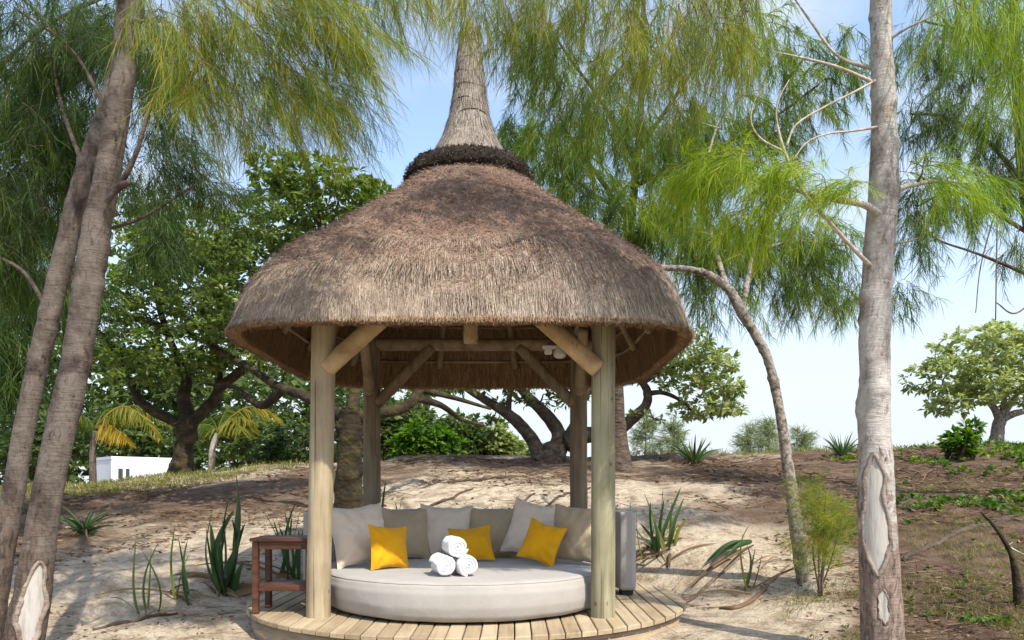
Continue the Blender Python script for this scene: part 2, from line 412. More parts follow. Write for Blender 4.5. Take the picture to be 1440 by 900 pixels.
def fabric(name, col, col2, weave=420.0, bump=.25, sheen=.2, rumple=.55):
    m, n, l, b = newmat(name)
    tc = n.new('ShaderNodeTexCoord')
    nz = n.new('ShaderNodeTexNoise'); nz.inputs['Scale'].default_value = 6; nz.inputs['Detail'].default_value = 6
    l.new(tc.outputs['Object'], nz.inputs['Vector'])
    wv = n.new('ShaderNodeTexNoise'); wv.inputs['Scale'].default_value = weave; wv.inputs['Detail'].default_value = 2
    l.new(tc.outputs['Object'], wv.inputs['Vector'])
    rp = ramp(n, [(.3, col2), (.65, col)]); l.new(nz.outputs['Fac'], rp.inputs['Fac'])
    r2 = ramp(n, [(.3, (.82, .82, .82)), (.7, (1, 1, 1))]); l.new(wv.outputs['Fac'], r2.inputs['Fac'])
    mx = n.new('ShaderNodeMixRGB'); mx.blend_type = 'MULTIPLY'; mx.inputs['Fac'].default_value = .8
    l.new(rp.outputs['Color'], mx.inputs['Color1']); l.new(r2.outputs['Color'], mx.inputs['Color2'])
    l.new(mx.outputs['Color'], b.inputs['Base Color'])
    b.inputs['Roughness'].default_value = .9; b.inputs['Specular IOR Level'].default_value = .15
    b.inputs['Sheen Weight'].default_value = sheen
    n3 = n.new('ShaderNodeTexNoise'); n3.inputs['Scale'].default_value = 14; n3.inputs['Detail'].default_value = 3
    l.new(tc.outputs['Object'], n3.inputs['Vector'])
    b1 = n.new('ShaderNodeBump'); b1.inputs['Strength'].default_value = rumple; b1.inputs['Distance'].default_value = .018
    l.new(n3.outputs['Fac'], b1.inputs['Height'])
    bp = n.new('ShaderNodeBump'); bp.inputs['Strength'].default_value = bump; bp.inputs['Distance'].default_value = .002
    l.new(wv.outputs['Fac'], bp.inputs['Height']); l.new(b1.outputs['Normal'], bp.inputs['Normal'])
    l.new(bp.outputs['Normal'], b.inputs['Normal'])
    return m
M['canvas'] = fabric('stone grey canvas', (.385, .36, .335), (.345, .325, .30), rumple=.18)
M['linen'] = fabric('pale linen', (.72, .605, .48), (.64, .535, .42))
M['taupe'] = fabric('taupe linen', (.46, .36, .235), (.40, .31, .20))
M['yellow'] = fabric('sun yellow cotton', (.70, .35, .006), (.62, .29, .005))
M['towel'] = fabric('white terry', (.74, .74, .76), (.68, .68, .71), 260, .8, .4)
M['dark_plastic'] = surf('dark foot', [(.3, (.02, .02, .02)), (.7, (.035, .033, .03))], (20, 20, 20), 1, 2, .6, 0)
M['white_plastic'] = surf('white plastic', [(.3, (.72, .72, .70)), (.7, (.8, .8, .78))], (8, 8, 8), 1, 3, .4, 0)
M['white_panel'] = surf('white painted panel', [(.3, (.68, .72, .78)), (.7, (.80, .83, .86))], (.4, .4, 1.5), 1, 4, .5, 0)
def glassmat(name, col, rough):
    m, n, l, b = newmat(name)
    nz = n.new('ShaderNodeTexNoise'); nz.inputs['Scale'].default_value = 3
    rp = ramp(n, [(.3, col), (.7, tuple(v * 1.3 for v in col))]); l.new(nz.outputs['Fac'], rp.inputs['Fac'])
    l.new(rp.outputs['Color'], b.inputs['Base Color']); b.inputs['Roughness'].default_value = rough
    return m
M['pane'] = glassmat('dark window pane', (.035, .045, .055), .08)
M['lens'] = glassmat('ribbed lamp glass', (.55, .55, .52), .15)

def ground_mat():
    m, n, l, b = newmat('coral sand and needle litter')
    tc = n.new('ShaderNodeTexCoord')
    def nz(sc, de, ro=.6):
        k = n.new('ShaderNodeTexNoise'); k.inputs['Scale'].default_value = sc; k.inputs['Detail'].default_value = de
        k.inputs['Roughness'].default_value = ro; l.new(tc.outputs['Object'], k.inputs['Vector']); return k
    big, mid, fine = nz(.9, 6), nz(5, 8, .7), nz(45, 6, .7)
    sand = ramp(n, [(.30, (.20, .148, .095)), (.43, (.38, .305, .22)), (.56, (.54, .46, .355)), (.75, (.63, .56, .45))]); l.new(mid.outputs['Fac'], sand.inputs['Fac'])
    grit = ramp(n, [(.34, (.30, .25, .20)), (.46, (.84, .82, .80)), (.62, (1, 1, 1))]); l.new(fine.outputs['Fac'], grit.inputs['Fac'])
    s2 = n.new('ShaderNodeMixRGB'); s2.blend_type = 'MULTIPLY'; s2.inputs['Fac'].default_value = .75
    l.new(sand.outputs['Color'], s2.inputs['Color1']); l.new(grit.outputs['Color'], s2.inputs['Color2'])
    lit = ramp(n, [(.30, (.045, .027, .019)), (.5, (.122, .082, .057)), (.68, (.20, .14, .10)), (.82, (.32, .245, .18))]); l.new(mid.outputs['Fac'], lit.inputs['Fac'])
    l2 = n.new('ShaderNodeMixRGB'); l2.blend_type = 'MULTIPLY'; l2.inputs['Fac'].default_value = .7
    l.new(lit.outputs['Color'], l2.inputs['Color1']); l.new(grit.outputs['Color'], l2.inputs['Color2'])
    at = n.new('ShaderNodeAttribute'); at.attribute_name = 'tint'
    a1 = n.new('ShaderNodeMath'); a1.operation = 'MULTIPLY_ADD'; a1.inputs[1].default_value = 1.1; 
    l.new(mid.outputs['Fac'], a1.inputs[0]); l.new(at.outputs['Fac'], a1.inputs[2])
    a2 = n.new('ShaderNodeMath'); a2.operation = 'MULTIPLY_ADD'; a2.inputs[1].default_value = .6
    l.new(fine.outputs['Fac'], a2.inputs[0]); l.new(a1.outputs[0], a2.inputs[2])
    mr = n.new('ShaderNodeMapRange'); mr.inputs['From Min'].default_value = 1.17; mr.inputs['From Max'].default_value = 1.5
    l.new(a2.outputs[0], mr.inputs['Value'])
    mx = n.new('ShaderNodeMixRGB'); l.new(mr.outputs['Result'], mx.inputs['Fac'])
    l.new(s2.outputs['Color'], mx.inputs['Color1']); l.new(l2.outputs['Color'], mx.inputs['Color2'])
    l.new(mx.outputs['Color'], b.inputs['Base Color']); b.inputs['Roughness'].default_value = .95
    b.inputs['Specular IOR Level'].default_value = .1
    hs = n.new('ShaderNodeMath'); hs.operation = 'MULTIPLY_ADD'; hs.inputs[1].default_value = .35
    l.new(fine.outputs['Fac'], hs.inputs[0]); l.new(mid.outputs['Fac'], hs.inputs[2])
    bp = n.new('ShaderNodeBump'); bp.inputs['Strength'].default_value = .8; bp.inputs['Distance'].default_value = .07
    l.new(hs.outputs[0], bp.inputs['Height']); l.new(bp.outputs['Normal'], b.inputs['Normal'])
    return m
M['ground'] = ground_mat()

# ------------------------------------------------------------------ terrain
D_ = np.array([-400, 2, 4.5, 5.5, 7, 8.5, 10, 13, 17, 20, 26, 40, 400.])
U_ = np.array([0, 100, 250, 430, 650, 1000, 1200, 1440.])
Z_ = np.array([
    [-.1, 0, 0, .02, .14, .33, .48, .80, 1.08, 1.00, .45, -.3, -2],
    [-.1, 0, 0, .02, .14, .34, .50, .85, 1.13, 1.05, .45, -.3, -2],
    [-.1, 0, 0, .01, .14, .38, .58, .96, 1.32, 1.33, .7, -.3, -2],
    [-.1, 0, 0, .00, .14, .48, .75, 1.15, 1.57, 1.55, 1.0, 0, -2],
    [-.1, 0, 0, .00, .16, .62, .93, 1.34, 1.74, 1.72, 1.3, .5, -2],
    [-.1, 0, .02, .06, .30, .72, 1.02, 1.42, 1.77, 1.75, 1.3, .5, -2],
    [-.1, .02, .06, .14, .42, .78, 1.06, 1.46, 1.86, 1.88, 1.6, .9, -2],
    [-.1, .05, .12, .25, .54, .84, 1.10, 1.52, 1.96, 2.04, 2.0, 1.2, -2]])
GC = np.array([-.355, 6.39])                     # middle of the gazebo
DZ = .174                                        # deck height
def terrain(x, y):
    x = np.asarray(x, float); y = np.asarray(y, float)
    u = np.clip(x / np.maximum(y, 1.5) * F + CX, 0, 1440)
    cols = np.stack([np.interp(y, D_, z) for z in Z_], -1)
    k = np.clip(np.searchsorted(U_, u) - 1, 0, len(U_) - 2)
    f = (u - U_[k]) / (U_[k + 1] - U_[k]); f = f * f * (3 - 2 * f)
    z = np.take_along_axis(cols, k[..., None], -1)[..., 0] * (1 - f) + np.take_along_axis(cols, (k + 1)[..., None], -1)[..., 0] * f
    p = np.stack([x, y, np.zeros_like(x)], -1)
    amp = np.clip((np.hypot(x - GC[0], y - GC[1]) - 1.6) / 1.2, 0, 1)
    z = z + amp * (.22 * (fbm(p * .55, 3) - .5) + .12 * (fbm(p * 2.1 + 5, 4) - .5) + .08 * (fbm(p * 6 + 9, 3) - .5))
    r = np.hypot(x - GC[0], y - GC[1])
    k = np.clip((r - 1.78) / .95, 0, 1); k = k * k * (3 - 2 * k)
    return np.minimum(z, .06) * (1 - k) + z * k

def build_ground():
    n = 580
    t = np.linspace(-5.3, 5.3, n)
    X = 3 * np.sinh(t); Y = 6 + 3 * np.sinh(t)
    gx, gy = np.meshgrid(X, Y)
    gz = terrain(gx, gy)
    u = np.clip(gx / np.maximum(gy, 1.5) * F + CX, -200, 1640)
    # where needles have gathered: the crown of the dune, and all of the right hand slope
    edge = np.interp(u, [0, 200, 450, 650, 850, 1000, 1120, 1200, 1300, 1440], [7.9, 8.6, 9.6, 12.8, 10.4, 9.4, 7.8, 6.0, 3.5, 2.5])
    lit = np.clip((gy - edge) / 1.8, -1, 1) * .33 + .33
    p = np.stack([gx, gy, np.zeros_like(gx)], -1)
    lit = lit + .85 * (fbm(p * .8 + 3, 5) - .5) + .55 * (fbm(p * np.array([2.6, 4.5, 1]) + 60, 4) - .5)  # patchy litter streaks, with dappled shade on the bank painted in through them
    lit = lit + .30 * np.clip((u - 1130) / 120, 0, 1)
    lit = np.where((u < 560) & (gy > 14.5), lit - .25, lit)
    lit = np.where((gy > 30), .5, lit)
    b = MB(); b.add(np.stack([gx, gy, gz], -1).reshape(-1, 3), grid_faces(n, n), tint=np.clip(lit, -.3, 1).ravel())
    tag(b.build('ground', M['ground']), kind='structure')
build_ground()
def gz(x, y): return float(terrain(np.array([x]), np.array([y]))[0])
def on_ground(px, d, sink=.0):
    x = (px - CX) / F * d
    return np.array([x, d, gz(x, d) - sink])

# ------------------------------------------------------------------ gazebo
GN = 6.0
prof_z = np.array([2.13, 2.316, 2.502, 2.689, 2.875, 3.061, 3.248, 3.434, 3.62])
prof_a = np.array([1.645, 1.612, 1.565, 1.45, 1.265, 1.045, .84, .62, .44])
def roof_ring(th, z, inset=0.0):
    a = np.interp(z, prof_z, prof_a) - inset
    k = np.clip((z - prof_z[0]) / (prof_z[-1] - prof_z[0]), 0, 1)
    n = 5.2 + (2.1 - 5.2) * k ** .7
    c, s = np.cos(th), np.sin(th)
    r = a / (np.abs(c) ** n + np.abs(s) ** n) ** (1 / n)
    return np.stack([GC[0] + r * c, GC[1] + r * s, z + 0 * r], -1)

gaz = empty('thatched_gazebo', (GC[0], GC[1], 0), 'open gazebo on a round plank deck under a domed thatched roof with a tall spire', 'gazebo')
GO = np.array([GC[0], GC[1], 0])

def strands(p, d, nrmv, L, w, lift, tint, b, mat=0):
    """straws lying on a surface: start, direction, surface normal, length, width, how far the tip lifts"""
    N = len(p); s = nrm(np.cross(d, nrmv)) * (w / 2)[:, None]
    q = p + d * (L * .5)[:, None] + nrmv * (lift * .4)[:, None]
    e = p + d * L[:, None] + nrmv * lift[:, None]
    V = np.stack([p - s, p + s, q + s, q - s, e + s * .6, e - s * .6], 1).reshape(-1, 3)
    k = np.arange(N)[:, None] * 6
    b.add(V, [k + np.array([[0, 1, 2, 3]]), k + np.array([[3, 2, 4, 5]])], mat, np.repeat(tint, 6), True)

def roof_frame(th, z):
    e = 1e-3
    p = roof_ring(th, z); pt = nrm(roof_ring(th + e, z) - p); pz = nrm(roof_ring(th, z + e) - p)
    return p, pt, pz, nrm(np.cross(pt, pz))

def lumps(p):
    return (fbm(p * 3, 3) - .5) * .07 + (fbm(p * 14, 3) - .5) * .03
def lumps_in(p):
    return (fbm(p * 9, 3) - .5) * .03
def build_roof():
    nt, nz_ = 300, 70
    th = np.linspace(0, 2 * np.pi, nt, endpoint=False)
    zz = np.linspace(2.13, 3.62, nz_)
    TH, ZZ = np.meshgrid(th, zz)
    p, pt, pz, nn = roof_frame(TH, ZZ)
    p = p + nn * lumps(p)[..., None]
    b = MB()
    fc = grid_faces(nt, nz_, True); row = np.repeat(np.arange(nz_ - 1), nt)
    sk = zz[row] < 2.46
    b.add(p.reshape(-1, 3), fc, 0, .45)
    b.mats[0] = np.where(zz[row] + .22 * (fbm(np.stack([np.tile(np.cos(th) * 4, nz_ - 1), np.tile(np.sin(th) * 4, nz_ - 1), zz[row] * 2], -1), 3) - .5) < 2.45, 1, 0)
    # combed straw of the skirt
    n = 34000
    t = rng.uniform(0, 2 * np.pi, n); z = 2.135 + .62 * rng.random(n) ** 1.5
    P0, A, Zv, N = roof_frame(t, z)
    d = nrm(-Zv + A * rng.normal(0, .10, (n, 1)))
    Ls = np.minimum(rng.uniform(.04, .16, n), (z - 2.13) + rng.uniform(.004, .022, n))
    P0 = P0 + N * lumps(P0)[:, None]
    strands(P0 + N * .003, d, N, Ls, rng.uniform(.002, .0045, n), rng.uniform(.0, .010, n) * np.clip(Ls / .1, .2, 1), np.clip(rng.normal(.5, .26, n), 0, 1), b, 1)
    # matted twigs of the top
    n = 60000
    t = rng.uniform(0, 2 * np.pi, n); z = rng.uniform(2.22, 3.64, n)
    P0, A, Zv, N = roof_frame(t, z)
    keep = rng.random(n) < np.interp(z, [2.22, 2.40, 2.66, 3.64], [.02, .35, 1, 1]); 
    ang = rng.normal(0, 1.0, n) + np.where(rng.random(n) < .5, np.pi, 0)
    d = nrm(A * np.cos(ang)[:, None] + Zv * (np.sin(ang) - .25)[:, None])
    P0, d, N = P0[keep], d[keep], N[keep]; n = len(P0)
    tint = np.clip(.5 + .9 * (fbm(P0 * 2.2 + 31, 3) - .5) + rng.normal(0, .26, n), 0, 1)
    P0 = P0 + N * lumps(P0)[:, None]
    strands(P0 + N * .003, d, N, rng.uniform(.04, .14, n), rng.uniform(.0018, .0042, n), rng.uniform(.002, .028, n), tint, b, 0)
    b.build('thatch', [M['thatch_top'], M['thatch_skirt']], gaz, GO)
    # the cut edge
    b = MB()
    a0 = roof_ring(th, np.full(nt, 2.13)); a1 = roof_ring(th, np.full(nt, 2.112), .030); a2 = roof_ring(th, np.full(nt, 2.135), .085)
    a0 = a0 + .0; 
    rows = np.stack([a0, a1, a2]); rows = rows + (fbm(rows * 26, 3)[..., None] - .5) * .035
    b.add(rows.reshape(-1, 3), grid_faces(nt, 3, True)[:, ::-1], 0, .5)
    n = 24000
    t = rng.uniform(0, 2 * np.pi, n); ins = rng.uniform(-.014, .09, n)
    k = np.interp(ins, [-.014, .03, .09], [0, -.018, .005])
    p0 = roof_ring(t, np.full(n, 2.13)); c = np.array([GC[0], GC[1], 0]); out = nrm((p0 - c) * np.array([1, 1, 0]))
    p0 = p0 - out * ins[:, None] + np.array([0, 0, 1.0]) * (k + .02)[:, None]
    d = nrm(np.array([0, 0, -1.0]) + out * rng.uniform(.05, .5, (n, 1)) + rng.normal(0, .12, (n, 3)))
    strands(p0, d, out, rng.uniform(.012, .046, n), rng.uniform(.002, .0045, n), rng.normal(0, .006, n), rng.random(n), b, 0)
    b.build('thatch_edge', M['thatch_edge'], gaz, GO)
    # straw lining seen from below
    b = MB()
    zz2 = np.linspace(2.12, 3.55, 40); TH, ZZ = np.meshgrid(th, zz2)
    a = np.interp(ZZ, prof_z, prof_a)
    q = roof_ring(TH, ZZ, np.interp(ZZ, [2.12, 2.4], [.08, .12]))
    q = q + np.array([0, 0, 1.0]) * lumps_in(q)[..., None]
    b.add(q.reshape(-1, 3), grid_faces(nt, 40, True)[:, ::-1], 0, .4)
    n = 26000
    t = rng.uniform(0, 2 * np.pi, n); z = 2.14 + .9 * rng.random(n) ** 1.3
    e = 1e-3
    iz = np.interp(z, [2.12, 2.4], [.092, .135]); p0 = roof_ring(t, z, iz); zv = nrm(roof_ring(t, z + e, iz) - p0); av = nrm(roof_ring(t + e, z, iz) - p0); nv = -nrm(np.cross(av, zv))
    d = nrm(-zv + av * rng.normal(0, .14, (n, 1)))
    p0 = p0 + np.array([0, 0, 1.0]) * lumps_in(p0)[:, None]
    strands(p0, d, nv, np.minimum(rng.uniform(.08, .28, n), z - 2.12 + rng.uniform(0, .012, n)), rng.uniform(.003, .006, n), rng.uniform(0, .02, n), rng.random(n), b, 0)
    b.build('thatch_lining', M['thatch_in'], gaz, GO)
build_roof()

def build_spire():
    sz = np.array([3.60, 3.72, 3.80, 3.895, 4.0, 4.18, 4.36, 4.55, 4.73, 4.90, 4.99])
    sr = np.array([.42, .385, .335, .278, .222, .164, .135, .114, .092, .070, .022])
    nt, nh = 72, 60
    th = np.linspace(0, 2 * np.pi, nt, endpoint=False); zz = np.linspace(sz[0], sz[-1], nh)
    TH, ZZ = np.meshgrid(th, zz); r = np.interp(ZZ, sz, sr)
    bands = [4.15, 4.26, 4.39, 4.52, 4.63, 4.76]
    for zb in bands: r = r * (1 - .045 * np.exp(-((ZZ - zb) / .022) ** 2))
    p = np.stack([GC[0] + r * np.cos(TH), GC[1] + r * np.sin(TH), ZZ], -1)
    p[..., :2] += ((fbm(p * np.array([26, 26, 6]), 3) - .5) * .022)[..., None] * np.stack([np.cos(TH), np.sin(TH)], -1)
    b = MB(); b.add(p.reshape(-1, 3), grid_faces(nt, nh, True), 0, .5)
    n = 9000
    t = rng.uniform(0, 2 * np.pi, n); z = rng.uniform(3.78, 4.96, n); rr = np.interp(z, sz, sr) + .004
    p0 = np.stack([GC[0] + rr * np.cos(t), GC[1] + rr * np.sin(t), z], -1)
    r2 = np.interp(z - .02, sz, sr) + .004
    d = nrm(np.stack([(r2 - rr) * np.cos(t), (r2 - rr) * np.sin(t), np.full(n, -.02)], -1) + rng.normal(0, .0012, (n, 3)))
    N = np.stack([np.cos(t), np.sin(t), np.zeros(n)], -1)
    strands(p0, d, N, rng.uniform(.05, .13, n), rng.uniform(.002, .005, n), rng.uniform(0, .010, n), rng.random(n), b, 0)
    sp = b.build('spire', M['spire'], gaz, GO)
    for zb in bands:
        r = np.interp(zb, sz, sr) * .985 + .006
        a = np.linspace(0, 2 * np.pi, 61)
        pts = np.stack([GC[0] + r * np.cos(a), GC[1] + r * np.sin(a), zb + .012 * np.sin(3 * a + zb * 9) + .008 * np.sin(a * 2 + zb * 31)], -1)
        V, f = tube(pts, .006, 6)
        MB().add(V, f).build('binding_wire', M['wire'], sp, GO)
    # dark collar of bark and twigs
    nt, nk = 160, 22
    th = np.linspace(0, 2 * np.pi, nt, endpoint=False); k = np.linspace(0, 2 * np.pi, nk, endpoint=False)
    TH, K = np.meshgrid(th, k)
    rr = .435 + .095 * np.cos(K); zz = 3.655 + .088 * np.sin(K) - .03 * np.cos(K)
    p = np.stack([GC[0] + rr * np.cos(TH), GC[1] + rr * np.sin(TH), zz], -1)
    p = p + (np.stack([fbm(p * 22 + s, 3) for s in (0, 50, 90)], -1) - .5) * .07
    b = MB(); f = grid_faces(nt, nk, True)
    b.add(p.reshape(-1, 3), np.vstack([f, np.column_stack([(nk - 1) * nt + np.arange(nt), (nk - 1) * nt + (np.arange(nt) + 1) % nt, (np.arange(nt) + 1) % nt, np.arange(nt)])]), 0, .3)
    n = 5200
    t = rng.uniform(0, 2 * np.pi, n); kk = rng.uniform(-1.4, 2.2, n)
    rad = np.stack([np.cos(t), np.sin(t), 0 * t], -1)
    N = rad * np.cos(kk)[:, None] + np.array([0, 0, 1.0]) * np.sin(kk)[:, None]
    p0 = np.stack([GC[0] + 0 * t, GC[1] + 0 * t, 3.655 + .088 * np.sin(kk) - .03 * np.cos(kk)], -1) + rad * (.435 + .1 * np.cos(kk))[:, None]
    d = nrm(np.cross(N, rng.normal(0, 1, (n, 3))) + N * .35)
    strands(p0, d, N, rng.uniform(.01, .035, n), rng.uniform(.003, .007, n), rng.uniform(.0, .010, n), rng.random(n) ** 2, b, 0)
    b.build('spire_collar', M['collar'], gaz, GO)
build_spire()

def pole(name, a, b_, ra, rb, mat, parent=gaz, sides=20, rough=.02, seed=0.0):
    n = 26
    t = np.linspace(0, 1, n)[:, None]; pts = np.asarray(a) * (1 - t) + np.asarray(b_) * t
    pts = pts + (np.stack([fbm(pts * 1.3 + seed + s, 2) for s in (0, 40, 80)], -1) - .5) * .012
    r = np.linspace(ra, rb, n); r[0] *= .93; r[-1] *= .93
    V, f = tube(pts, r, sides, rough, seed)
    return MB().add(V, f).build(name, mat, parent, GO)
def G(x, y, z): return np.array([GC[0] + x, GC[1] + y, z])
for k, (sx, sy, m) in enumerate([(-1, -1, 'post_tan'), (1, -1, 'post_green'), (-1, 1, 'post_brown'), (1, 1, 'post_brown')]):
    lean = .03 if (sx, sy) == (-1, -1) else 0
    pole('post', G(sx - lean * .3, sy, DZ - .16), G(sx + lean, sy, 2.52), .086, .083, M[m], seed=k * 7.0)
BZ = 2.455
for sy in (-1, 1): pole('ring_beam', G(-1.22, sy, BZ + (.0 if sy < 0 else 0)), G(1.22, sy, BZ), .062, .058, M['beam'], seed=20 + sy)
for sx in (-1, 1): pole('ring_beam', G(sx, -1.2, BZ + .115), G(sx, 1.2, BZ + .115), .058, .055, M['beam'], seed=30 + sx)
for sx in (-1, 1):
    pole('brace', G(sx * .955, -1 - (.085 if sx > 0 else .03), 1.90 if sx > 0 else 1.91), G(sx * .37, -1 - .02, 2.44), .066, .060, M['brace'], seed=40 + sx)
    pole('brace', G(sx * .95, 1 - .02, 1.88), G(sx * .42, 1 - .02, 2.43), .056, .050, M['post_brown'], seed=50 + sx)
    for sy in (-1, 1): pole('brace', G(sx * 1.0, sy * .95, 1.98), G(sx * .99, sy * .45, 2.50), .048, .045, M['beam'], seed=60 + sx * 3 + sy)
pole('king_post', G(.012, 0, 2.285), G(.0, 0, 3.6), .062, .058, M['brace'], seed=70)
for k in range(12):
    a = 2 * math.pi * (k + .5) / 12
    p = roof_ring(np.array([a, a]), np.array([2.30, 2.95]), .17)
    top = G(.05 * math.cos(a), .05 * math.sin(a), 3.30)
    pts, r = smooth_line([p[0], p[1], top], [.030, .030, .026], 14)
    V, f = tube(pts, r, 8); MB().add(V, f).build('rafter', M['beam'], gaz, GO)
for z in (2.36, 2.52, 2.68):
    a = np.linspace(0, 2 * np.pi, 121); V, f = tube(roof_ring(a, np.full(121, z), .155), .014, 6)
    MB().add(V, f).build('batten', M['beam'], gaz, GO)

def build_deck():
    Rd = 1.765; w = .098; gap = .008
    b = MB(); x = -Rd + .02; k = 0
    while x < Rd - .02:
        x0, x1 = x, min(x + w, Rd - .005)
        xs = np.linspace(x0, x1, 4)
        top, bot = [], []
        yf = -np.sqrt(np.maximum(Rd ** 2 - xs ** 2, .0004)) + rng.normal(0, .003); yb = -yf
        dz = rng.normal(0, .0018)
        c = .005
        t = rng.random()
        # outline front row then back row, chamfered top
        A = [np.column_stack([xs, yf + c, np.full(4, DZ + dz)]), np.column_stack([xs, yb - c, np.full(4, DZ + dz)])]
        Bv = [np.column_stack([xs, yf, np.full(4, DZ + dz - c)]), np.column_stack([xs, yb, np.full(4, DZ + dz - c)])]
        Cv = [np.column_stack([xs, yf, np.full(4, DZ - .032)]), np.column_stack([xs, yb, np.full(4, DZ - .032)])]
        A[0][0, 0] += c; A[1][0, 0] += c; A[0][-1, 0] -= c; A[1][-1, 0] -= c
        ringv = lambda X: np.vstack([X[0], X[1][::-1]])
        V = np.vstack([ringv(A), ringv(Bv), ringv(Cv)]) + GO
        f = [grid_faces(8, 3, True), np.array([[0, 1, 6, 7], [1, 2, 5, 6], [2, 3, 4, 5]])[:, ::-1], np.array([[16, 17, 22, 23], [17, 18, 21, 22], [18, 19, 20, 21]])]
        b.add(V, f, 0, t, False)
        # screw heads near the front end
        x = x1 + gap; k += 1
    b.build('deck_planks', M['plank'], gaz, GO)
    # curved fascia below
    th = np.linspace(0, 2 * np.pi, 160, endpoint=False)
    rows = []
    for r, z in ((1.70, DZ - .034), (1.725, DZ - .036), (1.725, -.12), (1.70, -.12)):
        rows.append(np.stack([GC[0] + r * np.cos(th), GC[1] + r * np.sin(th), np.full(160, z)], -1))
    MB().add(np.stack(rows).reshape(-1, 3), grid_faces(160, 4, True)[:, ::-1]).build('deck_fascia', M['deck_side'] if 'deck_side' in M else M['plank'], gaz, GO)
M['deck_side'] = wood('pale curved board', (.24, .17, .11), (.36, .27, .18), (.44, .34, .24), (3, 3, 30))
build_deck()

# lamp under the roof: a white box holding a ribbed glass dome
lamp_at = np.array([(779 - CX) / F * 7.2, 7.2, EYE + (HY - 499) / F * 7.2])
lamp = empty('ceiling_lamp', lamp_at, 'small white lamp with a ribbed glass dome fixed under the thatch by the back beam', 'lamp')
V, f = box(lamp_at + np.array([-.055, 0, .03]), (.07, .06, .05), 0, .008); MB().add(V, f, smooth=False).build('bracket', M['white_plastic'], lamp, lamp_at)
V, f = box(lamp_at + np.array([.0, .0, .07]), (.22, .05, .03), 0, .008); MB().add(V, f, smooth=False).build('mounting_bar', M['white_plastic'], lamp, lamp_at)
k = np.linspace(0, np.pi / 2, 10); rr = np.concatenate([[.05, .062], .062 * np.cos(k)[1:-1], [.004]]); zz = np.concatenate([[.05, .02], -.035 * np.sin(k)[1:-1], [-.035]]) 
th = np.linspace(0, 2 * np.pi, 24, endpoint=False)
VV = np.stack([np.stack([lamp_at[0] + .055 + r * np.cos(th), lamp_at[1] + r * np.sin(th), np.full(24, lamp_at[2] + z)], -1) for r, z in zip(rr, zz)])
MB().add(VV.reshape(-1, 3), grid_faces(24, len(rr), True)).build('glass_dome', M['lens'], lamp, lamp_at)

# ------------------------------------------------------------------ daybed
MT = DZ + .285                                   # top of the mattress
bed = empty('daybed', (GC[0], GC[1], DZ), 'round stone grey daybed with a thick mattress and a curved upholstered back', 'daybed')
BO = np.array([GC[0], GC[1], DZ])
def mattress():
    th = np.linspace(0, 2 * np.pi, 160, endpoint=False)
    c, s = np.cos(th), np.sin(th)
    # front: long round; back: follows the curved backrest
    yb = np.where(s < 0, 1.455, .74); n = np.where(s < 0, 2.15, 2.3)
    x = 1.165 * np.sign(c) * np.abs(c) ** (2 / n); y = yb * np.sign(s) * np.abs(s) ** (2 / n)
    out = np.stack([x, y], -1)
    z0, z1 = DZ + .018, MT
    steps = []
    rb, rt = .07, .055
    for a in np.linspace(0, np.pi / 2, 6): steps.append((rb * (1 - math.sin(a)), z0 + rb * (1 - math.cos(a))))
    for zt in np.linspace(z0 + rb + .02, z1 - rt - .01, 6): steps.append((-.010 * math.sin((zt - z0) / (z1 - z0) * math.pi), zt))
    for a in np.linspace(0, np.pi / 2, 7): steps.append((rt * (1 - math.cos(a)), z1 - rt + rt * math.sin(a)))
    for q in (.2, .4, .6, .8, .95): steps.append((q, z1 + .010 * q))
    rows = []
    for ins, z in steps:
        if z >= z1: sc = 1 - (rt + (ins - rt if ins > rt else 0)) ; o = out * max(sc, .02)
        else: o = out - nrm(out) * ins
        rows.append(np.column_stack([GC[0] + o[:, 0], GC[1] + .06 + o[:, 1], np.full(len(o), z)]))
    rows = np.stack(rows); rows[..., 2] += (fbm(rows * 3.2 + 4, 3) - .5) * .016; rows[..., :2] += ((fbm(rows * 4.5 + 40, 3) - .5) * .016)[..., None]
    welt = rows[15] + nrm((rows[15] - rows[-1].mean(0))) * .001
    b = MB(); b.add(rows.reshape(-1, 3), grid_faces(160, len(rows), True))
    cen = rows[-1].mean(0); b.add(np.vstack([rows[-1], cen]), np.column_stack([np.arange(160), (np.arange(160) + 1) % 160, np.full(160, 160)]))
    m = b.build('mattress', M['canvas'], bed, BO)
    V, f = tube(np.vstack([welt, welt[:1]]), .0045, 6); MB().add(V, f).build('piping', M['canvas'], m, BO)
mattress()
